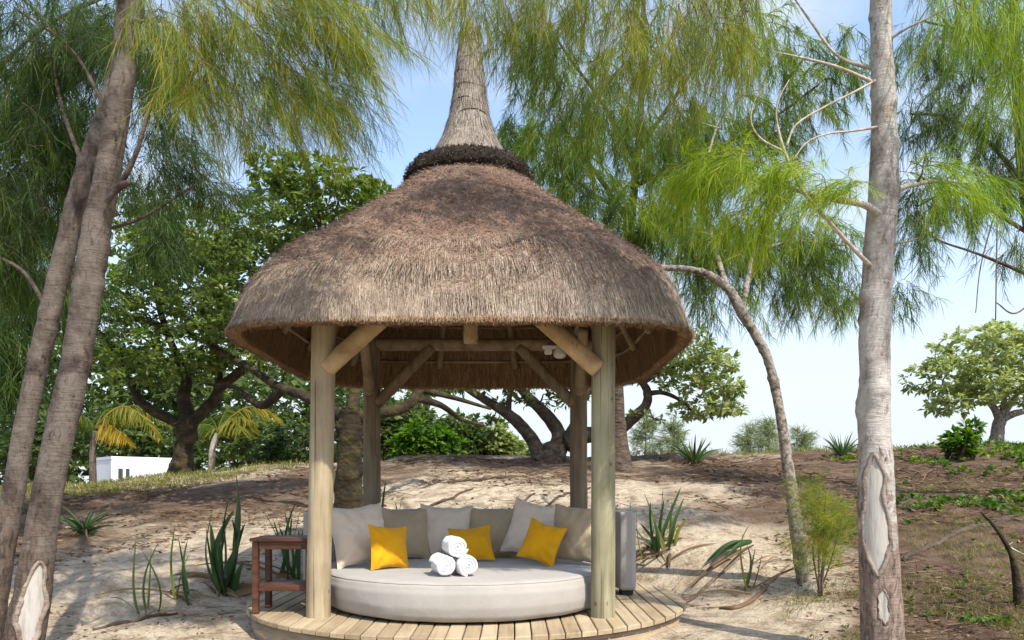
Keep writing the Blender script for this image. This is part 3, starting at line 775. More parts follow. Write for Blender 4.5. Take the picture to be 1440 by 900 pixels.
def backrest():
    a = np.linspace(R(-2), R(182), 60)
    ox, oy = 1.325, .80
    path = np.stack([GC[0] + ox * np.cos(a), GC[1] + .03 + oy * np.sin(a) ** 1 * 1.0], -1)
    T = nrm(np.gradient(path, axis=0)); Nn = np.stack([T[:, 1], -T[:, 0]], -1)
    h0, h1, w = DZ + .045, DZ + .70, .066
    k = []
    r = .022
    for cxk, czk, a0 in ((w - r, h0 + r, -90), (w - r, h1 - r, 0), (-w + r, h1 - r, 90), (-w + r, h0 + r, 180)):
        for q in (0, 30, 60, 90): k.append((cxk + r * math.cos(R(a0 + q)), czk + r * math.sin(R(a0 + q))))
    k = np.array(k); ns = len(k)
    def ring_at(i, shrink):
        kk = k.copy(); kk[:, 0] *= shrink; m = (h0 + h1) / 2; kk[:, 1] = m + (kk[:, 1] - m) * (1 - (1 - shrink) * .12)
        return kk
    rows = []
    for i in range(len(path)):
        sft = 0; sh = 1.0
        rows.append(np.column_stack([path[i][0] + Nn[i][0] * k[:, 0], path[i][1] + Nn[i][1] * k[:, 0], k[:, 1]]))
    def endcap(i, s):
        res = []
        for ext, sh in ((.010, .82), (.016, .45)):
            kk = ring_at(i, sh); c = path[i] + T[i] * ext * s
            res.append(np.column_stack([c[0] + Nn[i][0] * kk[:, 0], c[1] + Nn[i][1] * kk[:, 0], kk[:, 1]]))
        return res
    st = endcap(0, -1); en = endcap(len(path) - 1, 1)
    rows = st[::-1] + rows + en
    b = MB(); V = np.stack(rows).reshape(-1, 3); nr = len(rows)
    b.add(V, [grid_faces(ns, nr, True), ])
    b.add(np.vstack([rows[0], rows[0].mean(0)]), np.column_stack([(np.arange(ns) + 1) % ns, np.arange(ns), np.full(ns, ns)]))
    b.add(np.vstack([rows[-1], rows[-1].mean(0)]), np.column_stack([np.arange(ns), (np.arange(ns) + 1) % ns, np.full(ns, ns)]))
    b.build('backrest', M['canvas'], bed, BO)
    for i in (2, 20, 39, 57):
        p = path[i]; V, f = box((p[0], p[1], DZ + .023), (.10, .10, .046), math.atan2(T[i][1], T[i][0]), .004)
        MB().add(V, f, smooth=False).build('foot', M['dark_plastic'], bed, BO)
backrest()

# ------------------------------------------------------------------ pillows
def pillow_mesh(w, h, t, roll, seed, slump=.0):
    n = 30
    u = np.linspace(-1, 1, n); U, Vv = np.meshgrid(u, u)
    # edges pull in between the corners
    px = U * w / 2 * (1 - .10 * (1 - Vv ** 2) * np.abs(U) ** 3 ) ; pz = Vv * h / 2 * (1 - .12 * (1 - U ** 2) * np.abs(Vv) ** 3)
    prof = np.clip((1 - np.abs(U) ** 2.4) * (1 - np.abs(Vv) ** 2.4), 0, 1) ** .55
    q = np.stack([px * 6, pz * 6, np.full_like(px, seed)], -1)
    wr = (fbm(q * 1.5 + seed, 4) - .5) + .25 * (np.abs(fbm(q * 2.2 + seed * 3, 3) - .5) * 4 - .5)
    ca = np.arctan2(Vv, U); rad = np.hypot(U, Vv)
    crease = .034 * np.sin(ca * 9 + 6 * fbm(q + 9, 2) + seed) * np.clip(rad - .45, 0, 1) * prof
    b = MB()
    sides = []
    for s in (-1, 1):
        y = s * (t / 2 * prof * (1 + .6 * wr) + crease * .8) + .05 * wr * t + slump * (1 - Vv) * .0
        X = px + .09 * w * wr * (1 - .8 * U ** 2); Z = pz + .07 * h * (fbm(q * 1.3 + 70, 3) - .5)
        sides.append(np.stack([X, y, Z], -1))
    # weld the seam: same rim for both
    rim = (np.abs(U) == 1) | (np.abs(Vv) == 1)
    mid = (sides[0] + sides[1]) / 2
    for s in sides: s[rim] = mid[rim]
    f = grid_faces(n, n)
    c, sn = math.cos(roll), math.sin(roll)
    rot = lambda A: np.stack([A[..., 0] * c + A[..., 2] * sn, A[..., 1], -A[..., 0] * sn + A[..., 2] * c], -1)
    V0, V1 = rot(sides[0]), rot(sides[1])
    b.add(V0.reshape(-1, 3), f); b.add(V1.reshape(-1, 3), f[:, ::-1])
    # piped seam
    ed = np.concatenate([V0[0, :], V0[1:, -1], V0[-1, -2::-1], V0[-2::-1, 0]])
    sv, sf = tube(ed, .0032, 6); return b, (sv, sf)

def pillow(px, d, w, h, t, lean, roll, yaw, mat, seed, label, cat, group, up=0.0, name='pillow'):
    x = (px - CX) / F * d
    b, seam = pillow_mesh(w, h, t, roll, seed)
    o = b.build(name, M[mat])
    rot = Euler((-lean, 0, yaw), 'XYZ').to_matrix()
    lo = min((rot @ v.co).z for v in o.data.vertices)
    o.rotation_euler = (-lean, 0, yaw)
    o.location = (x, d, MT - .006 - lo + up)
    tag(o, label, cat, group)
    s = MB().add(*seam).build('piping', M[mat], o)
    return o
GP, GY = 'large linen pillows along the daybed back', 'small yellow cushions on the daybed'
pillow(506, 6.02, .50, .50, .17, R(20), R(-4), R(38), 'linen', 1.3, 'pale linen pillow beside the tan front post, at the end of the row', 'pillow', GP)
pillow(569, 6.60, .46, .47, .16, R(22), R(3), R(22), 'taupe', 2.1, 'taupe pillow just right of the upright yellow cushion next to the tan post', 'pillow', GP)
pillow(627, 6.74, .47, .49, .16, R(20), R(2), R(6), 'linen', 3.7, 'pale linen pillow standing directly behind the stacked white towels', 'pillow', GP)
pillow(694, 6.76, .47, .48, .16, R(21), R(0), R(-2), 'taupe', 4.4, 'taupe pillow in the middle, partly covered by the yellow cushion behind the towels', 'pillow', GP)
pillow(750, 6.52, .46, .50, .16, R(20), R(13), R(-12), 'linen', 5.2, 'pale linen pillow leaning sideways between two taupe pillows', 'pillow', GP)
pillow(812, 6.18, .48, .49, .17, R(18), R(2), R(-28), 'taupe', 6.9, 'taupe pillow half hidden by the greenish front post', 'pillow', GP)
pillow(547, 5.82, .32, .34, .10, R(14), R(3), R(36), 'yellow', 7.7, 'yellow cushion standing upright against the pale pillow by the tan post', 'cushion', GY, name='cushion')
pillow(663, 6.36, .36, .34, .11, R(34), R(-6), R(4), 'yellow', 8.8, 'yellow cushion lying back behind the stacked white towels', 'cushion', GY, name='cushion')
pillow(762, 6.05, .31, .34, .10, R(20), R(17), R(-14), 'yellow', 9.6, 'yellow cushion tipped to one side against the leaning pale pillow', 'cushion', GY, name='cushion')

# ------------------------------------------------------------------ rolled towels
def towel(x, y, z, rad, L, yaw, seed, label):
    turns = 3.3; th_ = rad / (turns + .35)
    a = np.linspace(0, turns * 2 * np.pi, 150)
    r_out = .012 + (rad - .012) * a / a[-1]; r_in = np.maximum(r_out - th_ * .95, .002)
    pu = 1 + .05 * (fbm(np.column_stack([a * .4, a * 0 + seed, a * 0]), 2) - .5)
    o2 = np.stack([np.cos(a + seed) * r_out * pu, np.sin(a + seed) * r_out * pu], -1)
    i2 = np.stack([np.cos(a + seed) * r_in * pu, np.sin(a + seed) * r_in * pu], -1)
    loop = np.vstack([o2, i2[::-1]])
    m = len(loop)
    xs = np.array([-L / 2, -L / 2 + .008, -L / 4, 0, L / 4, L / 2 - .008, L / 2])
    rows = []
    for k, xx in enumerate(xs):
        q = loop.copy()
        if k in (0, len(xs) - 1):
            mid = np.vstack([(o2 + i2) / 2, ((o2 + i2) / 2)[::-1]]); q = mid + (q - mid) * .45
        rows.append(np.column_stack([np.full(m, xx) + .012 * (np.concatenate([r_out, r_in[::-1]]) / rad - 1) * np.sign(xx) * -1, q[:, 0], q[:, 1]]))
    rows = np.stack(rows); rows = rows + (np.stack([fbm(rows * 26 + seed + s, 3) for s in (0, 30, 60)], -1) - .5) * .016
    b = MB(); b.add(rows.reshape(-1, 3), grid_faces(m, len(xs), True))
    j = np.arange(149)
    for k, fl in ((0, 1), (len(xs) - 1, -1)):
        cap = np.column_stack([j, j + 1, m - 2 - j, m - 1 - j])[:, ::fl]
        b.add(rows[k], cap)
    o = b.build('rolled_towel', M['towel'])
    o.location = (x, y, z); o.rotation_euler = (0, 0, yaw)
    return tag(o, label, 'towel', 'rolled white towels on the daybed')
tx, ty, tr = (638 - CX) / F * 5.42, 5.42, .081
yw = R(-72)
towel(tx - .080, ty - .02, MT + tr - .004, tr, .22, yw, 1.0, 'rolled white towel lying at the foot of the stack, nearer the tan front post')
towel(tx + .082, ty + .01, MT + tr - .004, tr, .22, yw, 2.6, 'rolled white towel lying at the foot of the stack, nearer the middle yellow cushion')
towel(tx + .004, ty + .02, MT + tr + tr * 1.60, tr, .22, yw, 4.1, 'rolled white towel balanced on top of the two others')

# ------------------------------------------------------------------ side table
def side_table():
    x0, x1, y0, y1, H = -1.862, -1.435, 5.47, 5.80, .545
    c = np.array([(x0 + x1) / 2, (y0 + y1) / 2, DZ])
    t = empty('side_table', c, 'low red brown wooden side table with a bottom shelf beside the tan post', 'table')
    b = MB(); n = 5; w = (y1 - y0 + .03) / n
    for k in range(n):
        V, f = box(((x0 + x1) / 2, y0 - .015 + w * (k + .5), DZ + H - .012), (x1 - x0 + .03, w - .006, .024), 0, .004); b.add(V, f, smooth=False)
    b.build('table_top', M['table_wood'], t, c)
    b = MB()
    for yy in (y0 + .02, y1 - .02):
        V, f = box(((x0 + x1) / 2, yy, DZ + H - .053), (x1 - x0 - .092, .022, .056), 0, .003); b.add(V, f, smooth=False)
    for xx in (x0 + .02, x1 - .02):
        V, f = box((xx, (y0 + y1) / 2, DZ + H - .053), (.022, y1 - y0 - .092, .056), 0, .003); b.add(V, f, smooth=False)
    b.build('apron', M['table_wood'], t, c)
    for xx in (x0 + .022, x1 - .022):
        for yy in (y0 + .022, y1 - .022):
            V, f = box((xx, yy, DZ + (H - .026) / 2), (.044, .044, H - .026), 0, .004); MB().add(V, f, smooth=False).build('leg', M['table_wood'], t, c)
    b = MB()
    for yy in (y0 + .022, y1 - .022):
        V, f = box(((x0 + x1) / 2, yy, DZ + .185), (x1 - x0 - .092, .026, .042), 0, .003); b.add(V, f, smooth=False)
    for k in range(4):
        V, f = box(((x0 + x1) / 2, y0 + .07 + k * .063, DZ + .198), (x1 - x0 - .05, .052, .016), 0, .003); b.add(V, f, smooth=False)
    b.build('shelf', M['table_wood'], t, c)
side_table()

# ------------------------------------------------------------------ trees
def px_line(pts, d=None):
    """[(px, py, width in px[, distance])] -> world points, radii"""
    P3, r = [], []
    for q in pts:
        dd = q[3] if len(q) > 3 else d
        P3.append(P(q[0], q[1], dd)); r.append(q[2] / 2 / F * dd / math.hypot(1, (q[0] - CX) / F))
    return np.array(P3), np.array(r)

def limb(b, pts, rad, n=None, sides=10, rough=.10, seed=0.0, mat=0):
    n = n or max(10, len(pts) * 8)
    p, r = smooth_line(pts, rad, n)
    V, f = tube(p, r, sides, rough, seed)
    b.add(V, f, mat, .5)
    return p, r

class Tree:
    def __init__(self, name, base, label, cat='tree', group=None):
        self.o = np.asarray(base, float); self.root = empty(name, base, label, cat, group)
        self.nodes, self.nr = [], []
        self.crown = MB()
    def trunk(self, pts, rad, mat, sides=14, rough=.1, n=None, name='trunk', flare=0.0):
        b = MB(); n = n or max(14, len(pts) * 9)
        p, r = smooth_line(pts, rad, n)
        if flare: r = r * (1 + flare * np.exp(-np.linspace(0, 1, n) * 14))
        V, f = tube(p, r, sides, rough, float(self.o[0]))
        if sides >= 16:                            # knots and old branch scars stand out from the bark
            for q in range(26):
                k = int(rng.uniform(.30, .75) * n); v0 = V[k * sides + rng.integers(sides)]; R0 = r[k]
                d2 = np.linalg.norm((V - v0) * np.array([1, 1, 1.2]), axis=1)
                c_ = p[np.clip(np.arange(len(V)) // sides, 0, n - 1)]
                V = V + nrm(V - c_) * (rng.uniform(.10, .30) * R0 * np.exp(-(d2 / (R0 * rng.uniform(.35, .6))) ** 2))[:, None]
        b.add(V, f)
        self.nodes.append(p); self.nr.append(r)
        return b.build(name, M[mat], self.root, self.o)
    def limbs(self, lines, mat, name='limb', rough=.08, sides=9):
        """each big limb is a part of its own"""
        for pts, rad in lines:
            b = MB(); p, r = limb(b, pts, rad, None, sides, rough, float(pts[0][0]))
            self.nodes.append(p); self.nr.append(r); b.build(name, M[mat], self.root, self.o)
    def grow(self, targets, r0=.009, sag=.1, sides=5, segs=6, wob=.06, mat=1, rmax=.02, start_from=0.0):
        """thin branches out to each target from the nearest wood, near targets first"""
        nodes = np.concatenate(self.nodes); nr_ = np.concatenate(self.nr)
        T = np.asarray(targets); 
        d = np.array([np.min(np.sum((nodes - t) ** 2, 1)) for t in T]); order = np.argsort(d)
        for t in T[order]:
            dist = np.sum((nodes - t) ** 2, 1); k = int(np.argmin(dist + .0))
            a = nodes[k]; L = math.sqrt(dist[k])
            if L < .02: continue
            q = np.linspace(0, 1, segs)[:, None]
            pts = a * (1 - q) + t * q
            arch = np.sin(q * np.pi)
            pts = pts + arch * np.array([0, 0, 1.0]) * sag * L + arch * rng.normal(0, wob, 3) * L + np.sin(q * 2 * np.pi) * rng.normal(0, wob * .7, 3) * L
            ra = min(nr_[k] * .72, r0 * (1 + L * 1.2), rmax); r = np.linspace(ra, max(ra * .45, .0016), segs)
            V, f = tube(pts, r, sides, 0, 0, False); self.crown.add(V, f, mat, .5)
            nodes = np.vstack([nodes, pts[1:]]); nr_ = np.concatenate([nr_, r[1:]])
        self.nodes = [nodes]; self.nr = [nr_]
    def finish(self, mats):
        return self.crown.build('crown', mats, self.root, self.o)

def ball(n):
    v = nrm(rng.normal(0, 1, (n, 3))); return v * rng.random((n, 1)) ** (1 / 2.6)

def needle_faces(b, p, d, L, w, droop, tint, mat=0):
    N = len(p)
    s = nrm(np.cross(d, rng.normal(0, 1, (N, 3)))) * (w / 2)[:, None]
    dn = np.array([0, 0, -1.0])
    m = p + d * (L * .5)[:, None] + dn * (droop * L * .14)[:, None]
    e = p + d * (L * .94)[:, None] + dn * (droop * L * .5)[:, None]
    V = np.stack([p - s * .8, p + s * .8, m + s, m - s, e], 1).reshape(-1, 3)
    k = np.arange(N)[:, None] * 5
    b.add(V, [k + np.array([[0, 1, 2, 3]]), k + np.array([[3, 2, 4]])], mat, np.repeat(tint, 5), True)

def needle_blob(tree, c, r, ntw, outward, tl=(.25, .5), nl=(.12, .24), per=26, w=.0022, droop=.8, tint=(.5, .22), mat=0, twdroop=.55, spread=.5, grow=5, out_rand=.5, twig_r=.0022):
    """casuarina spray: drooping twigs hung with long needles.  c centre, r semi-axes (m)"""
    st = np.asarray(c) + ball(ntw) * np.asarray(r)
    out = nrm(np.asarray(outward, float))
    D = nrm(out + rng.normal(0, out_rand, (ntw, 3)) * np.array([1, 1, .6]))
    L = rng.uniform(*tl, ntw)
    # twigs
    S = 5; q = np.linspace(0, 1, S)
    tw = st[:, None] + D[:, None] * (L[:, None] * q[None])[..., None] + np.array([0, 0, -1.0]) * (twdroop * L[:, None] * q[None] ** 2)[..., None]
    if grow: tree.grow(st[rng.permutation(ntw)[:max(3, ntw // grow)]], mat=1)
    for k in range(ntw):
        V, f = tube(tw[k], np.linspace(twig_r, twig_r * .4, S), 3, 0, 0, False); tree.crown.add(V, f, 1, .5)
    n = ntw * per
    i = np.repeat(np.arange(ntw), per); t = rng.uniform(.05, 1, n) ** .85
    p = st[i] + D[i] * (L[i] * t)[:, None] + np.array([0, 0, -1.0]) * (twdroop * L[i] * t ** 2)[:, None]
    tg = nrm(D[i] + np.array([0, 0, -1.0]) * (2 * twdroop * t)[:, None])
    d = nrm(tg + rng.normal(0, spread, (n, 3)) + np.array([0, 0, -.25]))
    tt = np.clip(np.repeat(rng.normal(tint[0], tint[1], ntw), per) + rng.normal(0, .12, n), 0, 1)
    needle_faces(tree.crown, p, d, rng.uniform(*nl, n), np.full(n, w) * rng.uniform(.7, 1.2, n), np.full(n, droop), tt, mat)

def pxblob(tree, px, py, d, rx, ry, rd, n, out=(0, 0, -.3), **k):
    """a spray given by its place in the photo, its distance and its size"""
    needle_blob(tree, P(px, py, d), (rx / F * d, rd, ry / F * d), n, out, **k)

# --- leaning casuarina in the left foreground
def left_front():
    pts, r = px_line([(20, 985, 66), (38, 880, 60), (51, 800, 52), (66, 700, 47), (87, 600, 45), (108, 500, 43), (123, 400, 43), (137, 320, 42), (151, 245, 38), (165, 165, 36), (178, 85, 31), (190, 0, 27), (206, -120, 25), (225, -300, 23), (250, -600, 18), (270, -1000, 10)], 4.3)
    t = Tree('casuarina_tree', (pts[0][0], 4.3, gz(pts[0][0], 4.3) - .02), 'nearest leaning casuarina, pale scar low on its grey trunk, golden needles fanning at the top', group='casuarina trees')
    pts[0][2] = t.o[2] - .05
    tr = t.trunk(pts, r, 'bark_grey', 26, .11, 150)
    t.limbs([px_line([(192, -20, 24, 4.3), (250, -90, 18, 4.2), (340, -130, 15, 4.05), (450, -170, 11, 3.95), (560, -150, 6, 3.9)]),
             px_line([(204, -100, 20, 4.3), (260, -180, 16, 4.4), (380, -230, 12, 4.6), (520, -220, 7, 4.8)]),
             px_line([(206, -120, 22, 4.3), (150, -260, 16, 4.1), (40, -300, 10, 3.9)])], 'bark_grey')
    b = MB(); p, r2 = px_line([(150, 285, 9, 4.22), (178, 245, 8, 4.15), (195, 205, 7, 4.1), (212, 150, 6, 4.05), (240, 103, 4, 4.0), (252, 88, 2, 3.98)]); limb(b, p, r2, 24, 7, .1); b.build('dead_branch', M['bark_grey'], t.root, t.o)
    b = MB(); p, r2 = px_line([(160, 268, 13, 4.22), (172, 260, 11, 4.16), (181, 256, 8, 4.12)]); limb(b, p, r2, 10, 8, .1); b.build('branch_stub', M['bark_grey'], t.root, t.o)
    scar(t, tr, (pts, r), [(45, 850, 30, 62)])
    K = dict(w=.0022, mat=0)
    for a in [(250, 10, 4.05, 60, 50, .35, 70, (.3, -.2, -.6)), (330, 0, 3.9, 80, 55, .35, 95, (.55, -.2, -.5)), (420, -5, 3.9, 80, 50, .35, 90, (.7, -.1, -.4)),
              (480, 40, 4.0, 40, 45, .3, 44, (.75, 0, -.45)), (290, 90, 4.0, 60, 45, .3, 50, (.35, -.1, -.75)), (380, 90, 3.95, 60, 45, .3, 50, (.6, 0, -.6)), (440, 130, 4.0, 45, 35, .3, 26, (.65, 0, -.6)), (550, -50, 4.2, 60, 34, .3, 34, (.4, 0, -.7))]:
        pxblob(t, *a[:7], out=a[7], tint=(.62, .22), tl=(.16, .36), nl=(.09, .20), per=30, droop=.55, twdroop=.3, spread=.42, out_rand=.55, grow=3, **K)
    # greener sprays behind the fan
    for a in [(240, 60, 4.7, 60, 60, .3, 60, (.1, 0, -.8)), (360, 130, 4.9, 90, 60, .4, 90, (.5, .1, -.7)), (470, 130, 5.0, 50, 45, .3, 55, (.5, .1, -.8)), (480, -60, 4.6, 120, 50, .5, 90, (.3, 0, -.9))]:
        pxblob(t, *a[:7], out=a[7], tint=(.4, .2), tl=(.18, .38), nl=(.09, .18), per=30, mat=2, w=.0024, spread=.55, out_rand=.8, twdroop=.35, grow=4)
    # crown above the picture: throws the dapples
    for a in [(150, -330, 4.2, 200, 120, .8, 120, (0, 0, -.8)), (360, -420, 3.9, 200, 120, .8, 90, (.3, 0, -.8)), (300, -750, 4.3, 300, 160, 1.0, 120, (0, 0, -.8))]:
        pxblob(t, *a[:7], out=a[7], tint=(.4, .2), per=22, mat=2, w=.004, grow=8)
    t.finish([M['needle_gold'], M['twig'], M['needle_green']])

def scar(tree, trunk_obj, line, spots):
    """bare wood where the bark has gone, sunk between swollen lips.  spots: (px, py, width, half height in px)"""
    pts, rad = line; d = pts[1][1]
    me = trunk_obj.data
    co = np.array([v.co[:] for v in me.vertices]) + tree.o
    cz, cx_, cr = pts[:, 2], pts[:, 0], rad
    def centre(z): return np.interp(z, cz, cx_), np.interp(z, cz, cr)
    view = np.array([-pts[1][0], -d]); view = view / np.linalg.norm(view); perp = np.array([-view[1], view[0]])
    for (px, py, w, h) in spots:
        zc = EYE + (HY - py) / F * d; hh = h / F * d
        n, m = 40, 13
        v = np.linspace(-1, 1, n); q = np.linspace(-1, 1, m)
        wid = np.clip(1 - np.abs(v) ** 2.2, 0, 1) ** .7 * (1 + .12 * np.sin(v * 5 + px) + .25 * (fbm(np.column_stack([v * 6 + px, v * 0, v * 0]), 3) - .5))
        edge = {sg: 1 + .55 * (fbm(np.column_stack([v * 3.2 + px + 9 * sg, v * 0, v * 0]), 4) - .5) for sg in (-1, 1)}
        c0, r0 = centre(zc); a_mid = math.asin(np.clip(((px - CX) / F * d - c0) / r0 , -.8, .8)); a_half = w / 2 / F * d / r0
        def at(v_, ang, k):
            z = zc - hh * v_; c, r = centre(z)
            return np.array([c + (view[0] * math.cos(ang) + perp[0] * math.sin(ang)) * r * k, d + (view[1] * math.cos(ang) + perp[1] * math.sin(ang)) * r * k, z])
        # sink the bark under the bare wood
        z = co[:, 2]; c, r = centre(z); dx = co[:, 0] - c; dy = co[:, 1] - d
        ang = np.arctan2(dx * perp[0] + dy * perp[1], dx * view[0] + dy * view[1]) - a_mid
        vv = (zc - z) / hh; lim = a_half * np.clip(1 - np.abs(vv) ** 2.2, 0, 1) ** .7
        ins = (np.abs(vv) < 1) & (np.abs(ang) < lim * .98)
        co[ins, 0] = c[ins] + dx[ins] * .80; co[ins, 1] = d + dy[ins] * .80
        g = np.array([[at(v[i], a_mid + a_half * 1.06 * wid[i] * edge[1 if qq > 0 else -1][i] * qq, .955 + .03 * abs(qq) ** 3 + .02 * (noise3(np.array([qq * 6, v[i] * 2 + px, 0])) - .5)) for qq in q] for i in range(n)])
        MB().add(g.reshape(-1, 3), grid_faces(m, n)).build('bark_scar', M['scar'], tree.root, tree.o)
        lip = np.vstack([[at(v[i], a_mid + a_half * 1.10 * wid[i] * edge[sg][i] * sg, .975) for i in (range(n) if sg < 0 else range(n - 1, -1, -1))] for sg in (-1, 1)])
        pp, rr = smooth_line(np.vstack([lip, lip[:1]]), np.full(len(lip) + 1, .013 if h > 40 else .008), 220)
        rr = rr * (.30 + 1.5 * fbm(pp * 7, 4)); pp = pp + (np.stack([fbm(pp * 9 + s, 4) for s in (0, 30, 60)], -1) - .5) * .022
        V, f = tube(pp, rr, 9, .3, 3.0, False)
        MB().add(V, f).build('bark_lip', M['bark_lip'], tree.root, tree.o)
    me.vertices.foreach_set('co', (co - tree.o).astype(np.float32).ravel()); me.update()
left_front()

# --- the second trunk just behind it
def left_second():
    pts, r = px_line([(-22, 935, 44), (0, 800, 38), (18, 700, 34), (35, 600, 32), (52, 520, 31), (68, 450, 31), (82, 390, 33), (99, 320, 32), (117, 250, 30), (138, 190, 28), (160, 120, 26), (172, 50, 24), (185, -100, 26), (210, -400, 18), (225, -700, 9)], 5.0)
    t = Tree('casuarina_tree', (pts[0][0], 5.0, gz(pts[0][0], 5.0)), 'slimmer casuarina close behind the scarred leaning one, crossing it at the top', group='casuarina trees')
    pts[0][2] = t.o[2] - .05
    t.trunk(pts, r, 'bark_grey', 20, .1, 110)
    t.limbs([px_line([(70, 440, 8, 5.0), (30, 380, 6, 5.2), (-30, 350, 4, 5.3)]), px_line([(120, 240, 8, 5.0), (90, 160, 6, 5.3), (75, 80, 4, 5.5), (90, 20, 3, 5.6)]),
             px_line([(150, 155, 7, 5.0), (100, 70, 5, 5.4), (20, 10, 3, 5.6)]), px_line([(97, 330, 7, 5.0), (190, 310, 5, 5.5), (290, 250, 3, 5.9)])], 'bark_dark')
    for a in [(40, 60, 5.6, 80, 50, .5, 120, (-.3, 0, -.5)), (110, 50, 5.6, 60, 50, .4, 90, (-.2, 0, -.6)), (60, 180, 5.7, 80, 55, .5, 170, (-.3, 0, -.5)), (20, 270, 5.6, 60, 50, .5, 140, (-.2, 0, -.6)), (20, 350, 5.6, 50, 45, .4, 110, (-.2, 0, -.6)),
              (240, 215, 5.9, 60, 35, .4, 75, (.6, 0, -.4)), (300, 262, 6.0, 40, 14, .3, 34, (.7, 0, -.3)), (215, 110, 5.6, 40, 60, .3, 60, (.2, 0, -.7)), (130, 170, 5.7, 30, 50, .2, 40, (0, 0, -.8))]:
        pxblob(t, *a[:7], out=a[7], tint=(.45, .24), per=34, w=.0036, tl=(.2, .4), nl=(.09, .19), mat=0, spread=.65, out_rand=1.0, twdroop=.35)
    for a in [(60, -250, 5.2, 240, 150, .8, 110, (0, 0, -.8))]:
        pxblob(t, *a[:7], out=a[7], tint=(.4, .2), per=22, w=.004, grow=8)
    t.finish([M['needle_dark'], M['twig']])
left_second()

